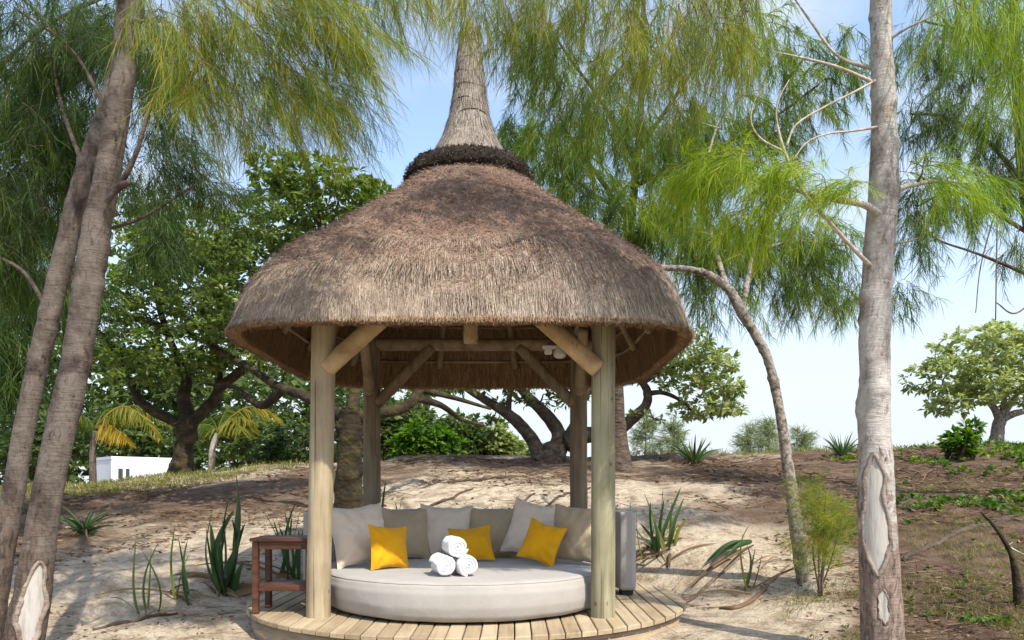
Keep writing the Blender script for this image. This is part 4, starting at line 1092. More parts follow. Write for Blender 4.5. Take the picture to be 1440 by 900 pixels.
# --- straight pale casuarina on the right
def right_front():
    pts, r = px_line([(1243, 950, 68), (1239, 850, 61), (1235, 760, 57), (1231, 650, 52), (1230, 600, 49), (1230, 520, 46), (1232, 420, 44), (1238, 330, 45), (1243, 250, 42), (1243, 150, 37), (1240, 60, 32), (1238, -60, 30), (1235, -300, 26), (1225, -700, 19), (1215, -1100, 10)], 4.6)
    t = Tree('casuarina_tree', (pts[0][0], 4.6, gz(pts[0][0], 4.6)), 'straight pale barked casuarina with a long bare scar on its trunk and lime needles', group='casuarina trees')
    pts[0][2] = t.o[2] - .06
    tr = t.trunk(pts, r, 'bark_pale', 28, .085, 160)
    scar(t, tr, (pts, r), [(1231, 722, 32, 84), (1243, 850, 14, 25)])
    t.limbs([px_line([(1240, 305, 13, 4.58), (1215, 288, 11, 4.45), (1170, 280, 9, 4.4), (1100, 262, 7, 4.4), (1030, 245, 5, 4.5), (975, 235, 3, 4.6)]),
             px_line([(1237, -90, 20, 4.6), (1150, -160, 16, 4.5), (1000, -190, 13, 4.5), (850, -190, 10, 4.6), (700, -150, 7, 4.75), (600, -110, 4, 4.9)]),
             px_line([(1236, -160, 18, 4.6), (1130, -240, 14, 4.2), (1000, -230, 10, 3.9), (900, -200, 6, 3.8)]),
             px_line([(1237, -60, 12, 4.6), (1320, -110, 10, 4.4), (1400, -90, 8, 4.2), (1480, -70, 5, 4.1)]),
             px_line([(1245, 275, 10, 4.6), (1275, 262, 8, 4.7), (1320, 255, 6, 4.9), (1370, 258, 3, 5.0)])], 'bark_pale')
    dead = [[(1234, 380, 12, 4.6), (1216, 366, 10, 4.52), (1175, 322, 9, 4.42), (1130, 270, 8, 4.36), (1105, 218, 7, 4.34), (1092, 170, 5, 4.32), (1095, 140, 4, 4.3), (1110, 112, 2, 4.3)],
            [(1104, 214, 5, 4.34), (1070, 195, 4, 4.3), (1056, 170, 3, 4.3), (1062, 140, 3, 4.3), (1080, 118, 2, 4.28)],
            [(1106, 205, 5, 4.34), (1120, 175, 4, 4.38), (1160, 150, 4, 4.45), (1200, 130, 5, 4.5), (1241, 108, 7, 4.6)],
            [(1241, 122, 9, 4.6), (1180, 95, 6, 4.5), (1130, 82, 5, 4.45), (1085, 72, 2, 4.4)],
            [(1241, 100, 10, 4.6), (1180, 80, 6, 4.7), (1140, 30, 5, 4.8), (1115, -5, 3, 4.9)],
            [(1243, 177, 7, 4.6), (1200, 184, 5, 4.45), (1165, 188, 4, 4.4), (1135, 200, 3, 4.35), (1115, 225, 2, 4.3)],
            [(1241, 62, 8, 4.6), (1275, 40, 5, 4.5), (1320, 18, 4, 4.45), (1360, -5, 2, 4.4)],
            [(1015, 182, 4, 4.8), (1018, 160, 4, 4.75), (1040, 135, 3, 4.7), (1072, 125, 2, 4.6)], [(1015, 182, 4, 4.8), (985, 172, 3, 4.9), (958, 160, 3, 5.0), (930, 120, 2, 5.1)],
            [(1238, 345, 7, 4.6), (1275, 340, 4, 4.5), (1290, 335, 2, 4.45)]]
    for q in dead:
        b = MB(); p, r2 = px_line([(x_, y_, w_ * .72, d_) for (x_, y_, w_, d_) in q]); limb(b, p, r2, 26, 6, .12, q[0][0]); b.build('dead_branch', M['twig_pale'], t.root, t.o)
        t.nodes.append(p); t.nr.append(r2)
    # bright spray along the low limb
    for a in [(1180, 270, 4.45, 40, 14, .2, 40, (-.7, -.1, .1)), (1110, 250, 4.4, 55, 16, .25, 70, (-.8, -.1, .1)), (1035, 235, 4.45, 50, 22, .25, 80, (-.7, -.1, .05)), (985, 240, 4.6, 35, 24, .2, 55, (-.5, 0, -.2)), (1090, 290, 4.5, 60, 20, .25, 50, (-.5, -.1, -.4))]:
        pxblob(t, *a[:7], out=a[7], tint=(.65, .22), tl=(.14, .30), nl=(.09, .17), per=30, droop=.3, spread=.5, mat=2, w=.0026, out_rand=.7)
    # golden curtain hanging over the gazebo top
    for a in [(900, -30, 4.5, 110, 45, .45, 100, (-.2, -.1, -.8)), (1000, -30, 4.3, 60, 50, .4, 80, (.1, -.1, -.8)), (980, 50, 4.2, 60, 40, .3, 60, (.1, -.1, -.9)), (900, 50, 4.4, 60, 40, .3, 44, (-.1, -.1, -.9)), (800, -40, 4.6, 80, 40, .4, 70, (-.3, -.1, -.8)),
              (690, -60, 4.8, 60, 30, .3, 36, (-.3, 0, -.8)), (650, -20, 4.6, 36, 26, .25, 34, (-.1, -.1, -.9)), (690, 10, 4.7, 30, 26, .25, 24, (.2, -.1, -.8)), (1045, 20, 4.0, 36, 36, .3, 34, (.2, 0, -.9)), (590, -75, 4.8, 50, 22, .3, 28, (-.3, 0, -.8)), (750, -10, 4.8, 40, 30, .3, 28, (-.1, -.1, -.8))]:
        pxblob(t, *a[:7], out=a[7], tint=(.60, .24), tl=(.14, .32), nl=(.09, .19), per=28, droop=.55, twdroop=.4, spread=.44, out_rand=.6, mat=0, w=.0021, grow=3)
    for a in [(760, 70, 5.0, 50, 40, .3, 50, (-.3, 0, -.6)), (800, 120, 5.1, 60, 40, .3, 55, (-.2, .1, -.6)), (860, 140, 5.1, 60, 40, .3, 50, (0, .1, -.6)), (720, 30, 5.1, 30, 35, .2, 22, (.2, 0, -.8)), (950, 150, 5.0, 50, 30, .3, 36, (.1, .1, -.6))]:
        pxblob(t, *a[:7], out=a[7], tint=(.6, .25), tl=(.14, .32), nl=(.08, .17), per=28, mat=3, w=.0022, spread=.55, out_rand=.9, twdroop=.3, grow=4)
    # fronds at the top right corner
    for a in [(1400, -20, 4.1, 60, 45, .3, 65, (.1, -.2, -1)), (1445, 60, 4.0, 35, 50, .3, 45, (-.2, -.2, -1)), (1350, -50, 4.4, 60, 26, .3, 30, (.2, 0, -.9)), (1300, 240, 4.8, 40, 14, .2, 26, (.6, 0, .0)), (1350, 252, 4.95, 40, 18, .2, 26, (.6, 0, -.2))]:
        pxblob(t, *a[:7], out=a[7], tint=(.45, .22), tl=(.18, .36), nl=(.09, .2), per=28, mat=2, w=.0023, spread=.42, out_rand=.6, twdroop=.35, grow=4)
    # crown out of the picture
    for a in [(1330, -420, 4.3, 220, 130, .9, 110, (0, 0, -.8)), (1250, -850, 4.5, 200, 140, 1.0, 70, (0, 0, -.8)), (820, -400, 4.3, 70, 40, .4, 26, (0, 0, -.8))]:
        pxblob(t, *a[:7], out=a[7], tint=(.4, .2), per=22, mat=3, w=.004, grow=8)
    t.finish([M['needle_gold'], M['twig'], M['needle_lime'], M['needle_green']])
right_front()

# --- thin curved casuarina
def thin_curved():
    pts, r = px_line([(1131, 850, 22), (1123, 770, 20), (1113, 690, 19), (1100, 600, 15), (1090, 545, 14), (1078, 500, 14), (1062, 470, 14), (1044, 440, 15), (1025, 408, 13), (1000, 388, 11), (965, 378, 9), (930, 376, 8), (890, 362, 5), (850, 335, 3)], 6.5)
    t = Tree('casuarina_tree', (pts[0][0], 6.5, gz(pts[0][0], 6.5)), 'thin casuarina with mottled bark whose trunk bends over towards the thatched roof', group='casuarina trees')
    pts[0][2] = t.o[2] - .05
    t.trunk(pts, r, 'bark_mottled', 16, .14, 110)
    t.limbs([px_line([(1043, 442, 9, 6.5), (1050, 400, 8, 6.6), (1062, 350, 6, 6.8), (1090, 300, 5, 7.0), (1130, 250, 3, 7.2)]), px_line([(1025, 412, 9, 6.5), (1000, 330, 7, 6.9), (990, 250, 5, 7.3), (1010, 170, 3, 7.6)]),
             px_line([(1062, 352, 6, 6.8), (1120, 340, 5, 7.0), (1190, 345, 3, 7.2)])], 'bark_mottled')
    for a in [(1010, 330, 7.0, 60, 40, .4, 75, (-.1, 0, -.9)), (1080, 330, 7.1, 60, 45, .4, 80, (.1, 0, -.9)), (1150, 340, 7.2, 60, 45, .4, 80, (.2, 0, -.9)), (1010, 400, 6.9, 50, 25, .3, 30, (0, 0, -.9)), (1120, 390, 7.1, 70, 25, .3, 40, (.1, 0, -.9)), (980, 310, 7.0, 40, 60, .3, 45, (-.1, 0, -.9)), (1190, 400, 7.2, 35, 25, .3, 26, (.1, 0, -.9))]:
        pxblob(t, *a[:7], out=a[7], tint=(.64, .26), per=46, w=.0042, tl=(.2, .4), nl=(.09, .19), mat=0, spread=.65, out_rand=1.0, twdroop=.35)
    t.finish([M['needle_green'], M['twig']])
thin_curved()

# --- casuarina standing on the crest behind the right hand posts
def crest_tree():
    D = 12.5
    b0 = on_ground(872, D)
    pts, r = px_line([(872, 660, 28), (870, 600, 19), (868, 540, 17), (868, 470, 15), (876, 390, 13), (888, 300, 12), (898, 200, 10), (903, 100, 8), (905, -60, 6), (900, -250, 3)], D)
    t = Tree('casuarina_tree', b0, 'dark trunked casuarina on the dune crest right behind the greenish post', group='casuarina trees')
    pts[0] = b0 - np.array([0, 0, .1])
    t.trunk(pts, r, 'bark_dark', 12, .1, 80, flare=.5)
    t.limbs([px_line([(888, 320, 8, 12.5), (850, 260, 7, 12.2), (810, 205, 5, 12), (785, 160, 3, 11.8)]), px_line([(878, 380, 8, 12.5), (920, 320, 6, 12.2), (945, 290, 4, 12), (955, 240, 3, 12)]),
             px_line([(898, 210, 8, 12.5), (940, 150, 6, 12.4), (980, 90, 4, 12.3)]), px_line([(895, 230, 7, 12.5), (850, 150, 5, 12.6), (800, 80, 4, 12.6), (760, 20, 3, 12.6)]), px_line([(888, 300, 7, 12.5), (830, 270, 5, 13), (760, 210, 3, 13.2), (712, 210, 2, 13.3)]),
             px_line([(895, 260, 8, 12.5), (980, 220, 6, 12.7), (1080, 170, 4, 12.8), (1150, 120, 3, 12.8)])], 'bark_dark', sides=7)
    for a in [(760, 200, 12.2, 50, 40, .8, 60, (-.3, 0, -.8)), (820, 240, 12, 50, 45, .8, 75, (-.1, 0, -.9)), (870, 290, 11.8, 55, 40, .8, 80, (0, 0, -.9)), (930, 300, 12, 50, 45, .8, 75, (.1, 0, -.9)), (840, 170, 12.2, 70, 45, .8, 90, (-.1, 0, -.9)),
              (930, 200, 12.3, 60, 50, .8, 90, (.1, 0, -.9)), (1000, 180, 12.5, 60, 60, .8, 90, (.2, 0, -.8)), (780, 70, 12.6, 80, 60, .9, 70, (-.2, 0, -.8)), (900, 60, 12.6, 80, 60, .9, 80, (0, 0, -.8)), (720, 180, 13.2, 30, 30, .5, 30, (-.3, 0, -.8)), (1090, 160, 12.8, 70, 45, .8, 80, (.3, 0, -.8)), (1160, 90, 12.8, 70, 50, .8, 70, (.3, 0, -.8)), (1060, 60, 12.8, 70, 50, .8, 60, (.2, 0, -.8)), (900, -120, 12.6, 180, 100, 1.2, 90, (0, 0, -.8))]:
        pxblob(t, *a[:7], out=a[7], tint=(.64, .26), per=48, w=.0085, tl=(.3, .65), nl=(.14, .28), mat=0, grow=5, twig_r=.005, spread=.65, out_rand=1.0, twdroop=.35)
    t.finish([M['needle_green'], M['twig']])
crest_tree()

# --- casuarina at the right edge
def right_far():
    D = 8.5
    b0 = on_ground(1560, D)
    pts, r = px_line([(1560, 700, 34), (1520, 560, 26), (1478, 430, 22), (1452, 340, 20), (1440, 250, 19), (1433, 150, 18), (1428, 60, 15), (1425, -60, 12), (1420, -300, 6)], D); pts[0] = b0 - np.array([0, 0, .1])
    t = Tree('casuarina_tree', b0, 'dark casuarina leaning in at the right edge, bare twigs below its needles', group='casuarina trees')
    t.trunk(pts, r, 'bark_dark', 14, .1, 80)
    t.limbs([px_line([(1440, 260, 8, 8.5), (1390, 200, 7, 8.4), (1330, 165, 5, 8.3), (1280, 160, 3, 8.2)]), px_line([(1450, 330, 8, 8.5), (1400, 300, 6, 8.6), (1340, 270, 4, 8.7), (1290, 290, 3, 8.7)]),
             px_line([(1475, 400, 7, 8.5), (1420, 375, 6, 8.3), (1370, 355, 4, 8.2), (1315, 335, 3, 8.1), (1280, 300, 2, 8.0)]), px_line([(1430, 100, 7, 8.5), (1370, 50, 5, 8.6), (1300, 30, 3, 8.7)])], 'bark_dark', sides=7)
    for q in [[(1448, 280, 3, 8.3), (1405, 230, 3, 8.2), (1402, 330, 2.5, 8.2), (1400, 450, 2, 8.2)], [(1405, 280, 3, 8.3), (1380, 370, 2, 8.3), (1372, 440, 1.5, 8.3)], [(1475, 400, 4, 8.5), (1430, 440, 3, 8.4), (1400, 425, 2, 8.3)]]:
        b = MB(); p, r2 = px_line(q); limb(b, p, r2, 20, 5, .1); b.build('dead_branch', M['twig'], t.root, t.o)
    for a in [(1320, 150, 8.2, 60, 30, .5, 85, (-.3, 0, -.7)), (1390, 170, 8.3, 55, 40, .5, 80, (-.1, 0, -.8)), (1310, 60, 8.6, 60, 50, .5, 70, (-.2, 0, -.8)), (1390, 60, 8.5, 60, 50, .5, 80, (0, 0, -.8)), (1300, 270, 8.7, 50, 35, .4, 55, (-.2, 0, -.8)),
              (1370, 270, 8.6, 55, 30, .4, 45, (0, 0, -.8)), (1290, 320, 8.1, 40, 30, .3, 34, (-.1, 0, -.8)), (1430, 340, 8.4, 25, 25, .3, 18, (0, 0, -.8)), (1270, 400, 8.3, 20, 25, .2, 14, (0, 0, -.9)), (1420, 230, 8.4, 40, 40, .3, 45, (0, 0, -.8)), (1420, -80, 8.5, 150, 70, .8, 70, (0, 0, -.8))]:
        pxblob(t, *a[:7], out=a[7], tint=(.6, .25), per=34, w=.0050, tl=(.22, .42), nl=(.10, .21), mat=0, grow=5, spread=.65, out_rand=1.0, twdroop=.35)
    t.finish([M['needle_dark'], M['twig']])
right_far()

# --- casuarina out of the left edge, its dark crown behind the two trunks
def left_far():
    D = 9
    b0 = on_ground(-90, D)
    pts, r = px_line([(-90, 760, 34), (-70, 560, 28), (-55, 380, 24), (-40, 200, 20), (-25, 0, 15), (-15, -200, 9)], D); pts[0] = b0 - np.array([0, 0, .1])
    t = Tree('casuarina_tree', b0, 'shaded casuarina at the left edge of the photo behind the two leaning trunks', group='casuarina trees')
    t.trunk(pts, r, 'bark_dark', 12, .1, 70)
    t.limbs([px_line([(-60, 440, 9, 9), (10, 400, 8, 9), (90, 395, 5, 9), (150, 410, 3, 9)]), px_line([(-50, 320, 9, 9), (30, 290, 7, 9.1), (120, 250, 5, 9.2), (190, 260, 3, 9.3)]), px_line([(-40, 200, 9, 9), (40, 150, 7, 9), (120, 110, 4, 9)]), px_line([(-35, 130, 8, 9), (60, 40, 6, 9.2), (160, -10, 4, 9.4)])], 'bark_dark', sides=7)
    for a in [(20, 390, 9, 60, 40, .7, 120, (.1, 0, -.7)), (90, 390, 9, 45, 30, .6, 70, (.2, 0, -.7)), (30, 280, 9.1, 70, 45, .7, 110, (.1, 0, -.7)), (100, 220, 9.2, 55, 35, .6, 80, (.2, 0, -.7)), (40, 130, 9, 80, 50, .7, 120, (.1, 0, -.7)), (110, 20, 9.3, 90, 45, .7, 100, (.2, 0, -.7)), (0, 470, 8.9, 50, 40, .5, 80, (.1, 0, -.8)), (215, 265, 9.3, 50, 20, .4, 40, (.3, 0, -.6)), (220, 330, 9.3, 40, 25, .4, 34, (.3, 0, -.6)), (20, 520, 8.9, 45, 30, .4, 55, (0, 0, -.8)), (200, 60, 9.3, 50, 50, .5, 50, (.2, 0, -.8))]:
        pxblob(t, *a[:7], out=a[7], tint=(.45, .24), per=36, w=.0075, tl=(.26, .5), nl=(.13, .26), mat=0, grow=5, spread=.65, out_rand=1.0, twdroop=.35)
    t.finish([M['needle_dark'], M['twig']])
left_far()

# ------------------------------------------------------------------ broadleaf trees
def leaves(b, c, out, n, L, wr, tint, mat=0, flat=.5):
    """rosettes: centre c (m,3), direction out (m,3), n leaves each of length L, width ratio wr"""
    m = len(c); N = m * n
    i = np.repeat(np.arange(m), n)
    d = nrm(rng.normal(0, 1, (N, 3)) * np.array([1, 1, .55]) + out[i] * flat + np.array([0, 0, .12]))
    up = nrm(np.array([0, 0, 1.0]) + rng.normal(0, .45, (N, 3)) + out[i] * .3)
    s = nrm(np.cross(d, up)); nn = np.cross(s, d)
    l = (L * rng.uniform(.65, 1.2, N))[:, None]; w = l * wr
    p = c[i] + d * l * .08
    V = np.stack([p, p + d * l * .55 + s * w * .5 + nn * w * .16, p + d * l - nn * l * .08, p + d * l * .55 - s * w * .5 + nn * w * .16, p + d * l * .55], 1).reshape(-1, 3)
    k = np.arange(N)[:, None] * 5
    tt = np.repeat(np.clip(np.repeat(tint, n) + rng.normal(0, .14, N), 0, 1), 5)
    b.add(V, [k + np.array([[0, 4, 1]]), k + np.array([[4, 2, 1]]), k + np.array([[0, 3, 4]]), k + np.array([[3, 2, 4]])], mat, tt, False)

def leaf_blob(tree, c, r, n, per, L, wr=.42, tint=(.5, .2), mat=0, grow=1, shell=.55, **g):
    v = nrm(rng.normal(0, 1, (n, 3))); rad = np.where(rng.random(n) < shell, rng.uniform(.8, 1.05, n), rng.random(n) ** .4)
    # clump: uneven outline
    rad = rad * (.72 + .55 * fbm(v * 2.3 + np.asarray(c), 2))
    pts = np.asarray(c) + v * rad[:, None] * np.asarray(r)
    if grow: tree.grow(pts[rng.permutation(n)[:max(3, n // grow)]], **g)
    leaves(tree.crown, pts, v, per, L, wr, rng.normal(tint[0], tint[1], n), mat)

def pxleaf(tree, px, py, d, rx, ry, rd, n, per=9, L=.16, **k):
    leaf_blob(tree, P(px, py, d), (rx / F * d, rd, ry / F * d), n, per, L, **k)

GB = 'spreading broadleaf trees'
def broad_left():
    D = 18.0
    b0 = on_ground(256, D)
    t = Tree('broadleaf_tree', b0, 'broadleaf tree with a short thick forked trunk on the crest beside the white cabin', group=GB)
    pts, r = px_line([(254, 668, 56), (257, 645, 32), (260, 620, 26), (264, 600, 28), (268, 585, 28)], D); pts[0] = b0 - np.array([0, 0, .12])
    t.trunk(pts, r, 'bark_moss', 16, .12, 50)
    t.limbs([px_line([(262, 602, 19), (240, 590, 17), (215, 578, 16), (196, 562, 14), (180, 530, 11), (160, 490, 11), (120, 450, 7)], D), px_line([(268, 594, 20), (290, 575, 18), (305, 555, 16), (308, 530, 12), (300, 490, 13), (290, 430, 9), (300, 370, 5)], D),
             px_line([(266, 590, 24), (258, 560, 20), (262, 530, 15), (240, 480, 11), (220, 410, 8), (230, 340, 5)], D), px_line([(306, 548, 16, 18), (340, 520, 13, 17.5), (390, 480, 9, 17), (430, 420, 6, 16.6), (440, 340, 4, 16.4)])], 'bark_moss')
    g = dict(r0=.02, rmax=.05, sag=.05, wob=.12)
    for a in [(160, 470, 17.6, 70, 45, 1.6, 95), (230, 420, 17.8, 80, 50, 1.8, 120), (310, 400, 17.6, 80, 55, 1.8, 120), (270, 340, 17.8, 80, 45, 1.6, 100), (390, 380, 17, 70, 55, 1.6, 100), (200, 360, 18, 60, 45, 1.5, 75), (350, 470, 17, 60, 35, 1.4, 75), (250, 500, 17, 60, 30, 1.4, 60), (410, 300, 16.6, 60, 40, 1.3, 70), (130, 400, 18, 50, 45, 1.4, 60), (190, 520, 17.2, 60, 22, 1.2, 45), (320, 500, 17.4, 50, 25, 1, 40)]:
        a = (*a[:6], int(a[6] * 1.6))
        pxleaf(t, *a, per=13, L=.18, tint=(.48, .26), grow=2, **g)
    t.finish([M['leaf_green'], M['bark_dark']])
broad_left()

def broad_mossy():
    D = 9.6
    b0 = on_ground(490, D)
    t = Tree('broadleaf_tree', b0, 'mossy trunked broadleaf tree right behind the gazebo, yellow lichened limbs reaching both ways', group=GB)
    pts, r = px_line([(488, 740, 54), (490, 690, 38), (491, 640, 33), (493, 600, 34), (494, 578, 34)], D); pts[0] = b0 - np.array([0, 0, .12])
    t.trunk(pts, r, 'bark_moss', 18, .16, 50)
    t.limbs([px_line([(492, 592, 20, 9.6), (460, 574, 17, 9.8), (425, 556, 15, 10), (390, 543, 13, 10.4), (355, 520, 10, 10.8), (320, 500, 9, 11.2), (270, 470, 5, 11.5)]), px_line([(494, 590, 21, 9.6), (530, 582, 18, 9.6), (570, 572, 16, 9.7), (592, 548, 13, 9.9), (620, 520, 9, 10.4), (660, 500, 7, 10.8)]),
             px_line([(494, 582, 20, 9.6), (500, 530, 16, 9.8), (480, 470, 12, 10.2), (470, 400, 11, 10.4), (450, 320, 7, 10.5), (440, 260, 4, 10.6)]), px_line([(400, 545, 15, 10.3), (370, 570, 12, 10.6), (345, 556, 9, 11), (330, 545, 7, 11.3), (290, 540, 4, 11.6)]),
             px_line([(585, 560, 12, 9.8), (620, 570, 9, 10.2), (650, 590, 6, 10.6), (680, 598, 4, 11)]), px_line([(592, 548, 10, 9.9), (640, 560, 7, 10.4), (690, 575, 4, 10.9)])], 'bark_moss')
    g = dict(r0=.012, rmax=.03, sag=.05, wob=.14)
    for a in [(460, 265, 10.4, 70, 30, .8, 90), (400, 245, 10.5, 40, 26, .6, 45), (510, 275, 10.4, 40, 16, .6, 36), (330, 350, 11, 70, 40, 1, 80), (260, 380, 11.3, 60, 45, 1, 70), (360, 430, 11, 60, 45, 1, 70), (300, 455, 11.2, 60, 30, .9, 60), (400, 500, 10.6, 45, 22, .7, 34), (400, 320, 10.6, 60, 30, .9, 70), (620, 545, 11, 60, 12, .7, 34), (230, 320, 11.4, 60, 30, .9, 50)]:
        a = (*a[:6], int(a[6] * 1.5))
        pxleaf(t, *a, per=12, L=.118, tint=(.48, .26), grow=2, **g)
    t.finish([M['leaf_green'], M['bark_moss']])
broad_mossy()

def broad_right():
    D = 15.5
    b0 = on_ground(770, D)
    t = Tree('broadleaf_tree', b0, 'dark multi trunked broadleaf tree on the crest between the back posts, limbs sweeping left', group=GB)
    # short stool from which the trunks spread
    pts, r = px_line([(775, 650, 56), (780, 640, 34), (788, 630, 22), (800, 618, 12)], D); pts[0] = b0 - np.array([0, 0, .12])
    t.trunk(pts, r, 'bark_dark', 16, .12, 40)
    t.limbs([px_line([(758, 640, 22), (748, 618, 19), (732, 598, 18), (714, 582, 16), (690, 567, 13), (665, 552, 10), (640, 538, 7), (600, 520, 4)], D), px_line([(780, 636, 26), (786, 612, 21), (774, 590, 19), (755, 570, 16), (738, 553, 13), (722, 535, 10), (700, 505, 6)], D),
             px_line([(795, 622, 30), (825, 612, 24), (860, 610, 20), (890, 588, 17), (908, 570, 14), (910, 550, 12), (898, 530, 9), (890, 505, 6)], D), px_line([(905, 555, 9), (930, 552, 7), (955, 562, 5), (975, 580, 3)], D), px_line([(900, 540, 9), (935, 520, 7), (975, 505, 5), (1005, 495, 3)], D), px_line([(715, 582, 9), (716, 560, 8), (722, 540, 6), (735, 515, 4)], D),
             px_line([(800, 612, 16), (812, 590, 14), (820, 560, 11), (850, 530, 8), (880, 500, 5)], D)], 'bark_dark')
    g = dict(r0=.015, rmax=.03, sag=.03, wob=.16)
    for a in [(950, 490, 15.2, 45, 28, 1.3, 85), (1000, 515, 15.2, 36, 18, 1, 60), (1015, 545, 15.2, 24, 14, .8, 36), (985, 575, 15.3, 40, 12, .9, 40), (920, 520, 15.4, 40, 16, 1, 34), (1020, 575, 15.2, 22, 10, .7, 24), (900, 590, 15.4, 30, 9, .6, 14), (960, 540, 15.3, 35, 14, .8, 34)]:
        pxleaf(t, *a, per=12, L=.16, tint=(.68, .22), grow=2, mat=0, **g)
    for a in [(620, 535, 15.5, 45, 16, 1, 36), (690, 530, 15.5, 50, 20, 1, 46), (770, 520, 15.5, 60, 20, 1.2, 50), (740, 560, 15.5, 40, 14, .9, 22), (800, 560, 15.5, 30, 16, .8, 24), (850, 500, 15.5, 60, 24, 1.2, 60), (680, 600, 16, 26, 14, .6, 16)]:
        pxleaf(t, *a, per=11, L=.16, tint=(.5, .22), grow=2, mat=2, **g)
    t.finish([M['leaf_pale'], M['bark_dark'], M['leaf_green']])
broad_right()

def broad_far_right():
    D = 20.0
    b0 = on_ground(1400, D)
    t = Tree('broadleaf_tree', b0, 'pale yellow green domed broadleaf tree on the dune at the right edge against the sky', group=GB)
    pts, r = px_line([(1402, 632, 34), (1402, 615, 22), (1404, 600, 20), (1408, 588, 20)], D); pts[0] = b0 - np.array([0, 0, .15])
    t.trunk(pts, r, 'bark_mottled', 12, .12, 40)
    t.limbs([px_line([(1406, 592, 13), (1395, 570, 11), (1370, 550, 8), (1340, 530, 5), (1315, 520, 3)], D), px_line([(1408, 590, 14), (1425, 582, 12), (1448, 575, 9), (1480, 555, 5)], D), px_line([(1406, 592, 11), (1412, 560, 9), (1405, 525, 7), (1395, 495, 4)], D), px_line([(1408, 590, 10), (1430, 555, 8), (1455, 520, 5), (1470, 490, 3)], D)], 'bark_mottled')
    g = dict(r0=.02, rmax=.04, sag=.03, wob=.14)
    for a in [(1330, 530, 20, 40, 26, 1.4, 90), (1380, 490, 20, 55, 28, 1.6, 120), (1440, 490, 20, 55, 30, 1.6, 120), (1390, 545, 19.6, 50, 26, 1.3, 85), (1450, 540, 20, 45, 26, 1.3, 80), (1340, 570, 19.8, 30, 14, 1, 40), (1490, 510, 20, 40, 35, 1.3, 60)]:
        pxleaf(t, *a, per=13, L=.20, tint=(.78, .2), grow=3, **g)
    t.finish([M['leaf_pale'], M['bark_dark']])
broad_far_right()

# ------------------------------------------------------------------ shrubs, saplings and far greenery
def shrub(name, px, d, blobs, mat, label, L=.2, cat='shrub', group=None, per=9, tint=(.5, .22), stems=5, wr=.42):
    b0 = on_ground(px, d)
    t = Tree(name, b0, label, cat, group)
    st = MB(); nodes = []
    for k in range(stems):
        bx = blobs[k % len(blobs)]
        tip = P(bx[0] + rng.normal(0, bx[2] * .3), bx[1], d)
        p = np.array([b0 + rng.normal(0, .05, 3) * [1, 1, 0] - [0, 0, .05], (b0 + tip) / 2 + rng.normal(0, .1, 3), tip])
        q, r = limb(st, p, [.035, .025, .01], 12, 6, .1); t.nodes.append(q); t.nr.append(r)
    st.build('stem', M['bark_dark'], t.root, t.o)
    for (bx, by, rx, ry, n) in blobs:
        pxleaf(t, bx, by, d, rx, ry, rx / F * d * .8, n, per=per, L=L, tint=tint, grow=5, wr=wr, r0=.012)
    t.crown.build('foliage', [M[mat], M['bark_dark']], t.root, t.o)
GS = 'shrubs beyond the dune crest'
shrub('shrub', 590, 21, [(600, 622, 34, 28, 120), (575, 630, 26, 20, 70), (625, 628, 24, 20, 60)], 'leaf_bright', 'dense bright green shrub on the crest seen between the back posts', .24, group=GS)
shrub('shrub', 650, 22, [(645, 612, 30, 30, 100), (665, 625, 26, 22, 70)], 'leaf_wood', 'dull green shrub behind the bright shrub between the back posts', .24, group=GS)
shrub('shrub', 705, 22, [(700, 620, 22, 26, 80), (716, 628, 16, 18, 45)], 'leaf_pale', 'yellow green shrub beside the dark multi trunked tree', .24, group=GS)
shrub('shrub', 545, 24, [(550, 600, 30, 34, 110), (530, 610, 24, 30, 80), (580, 590, 30, 30, 90)], 'leaf_wood', 'tall dull green shrub behind the brown back post near the mossy tree', .26, group=GS)
shrub('shrub', 415, 21, [(420, 630, 40, 30, 90), (390, 640, 30, 18, 60)], 'leaf_wood', 'dark low shrub at the crest beside the tan post', .22, group=GS, tint=(.2, .15))
shrub('shrub', 345, 30, [(350, 615, 50, 30, 120), (320, 625, 40, 24, 90)], 'leaf_wood', 'mid green shrub behind the pale palm stem', .32, group=GS)
shrub('shrub', 225, 46, [(215, 625, 50, 24, 120), (180, 620, 40, 30, 100), (165, 600, 40, 30, 90)], 'leaf_wood', 'green shrub behind the white cabin', .5, group=GS)
shrub('shrub', 60, 30, [(60, 640, 60, 34, 130), (20, 620, 50, 40, 110), (100, 610, 40, 36, 100)], 'leaf_wood', 'dark shrub to the left of the white cabin, behind the leaning trunks', .32, group=GS, tint=(.3, .2))
shrub('shrub', 1350, 13, [(1350, 622, 20, 20, 44), (1364, 606, 14, 12, 18)], 'leaf_bright', 'small green bush beneath the domed pale tree', .16, group=GS)

def far_wood():
    b = MB(); n = 5200
    u = rng.uniform(-500, 800, n); d = rng.uniform(48, 62, n)
    top = np.interp(u, [-500, 0, 200, 420, 560, 720, 800], [420, 440, 500, 520, 560, 632, 650]) 
    v = rng.random(n)
    py = top + (700 - top) * v + 25 * (fbm(np.column_stack([u * .02, d * .1, v * 0]), 3) - .5)
    c = np.stack([(u - CX) / F * d, d, EYE + (HY - py) / F * d], -1)
    leaves(b, c, nrm(rng.normal(0, 1, (n, 3))), 8, .75, .5, np.clip(.45 + .9 * (fbm(c * .3, 3) - .5), 0, 1))
    o = b.build('distant_woodland', M['leaf_wood']); tag(o, 'far wooded belt of green trees closing the view beyond the dune on the left', 'woodland', kind='stuff')
far_wood()

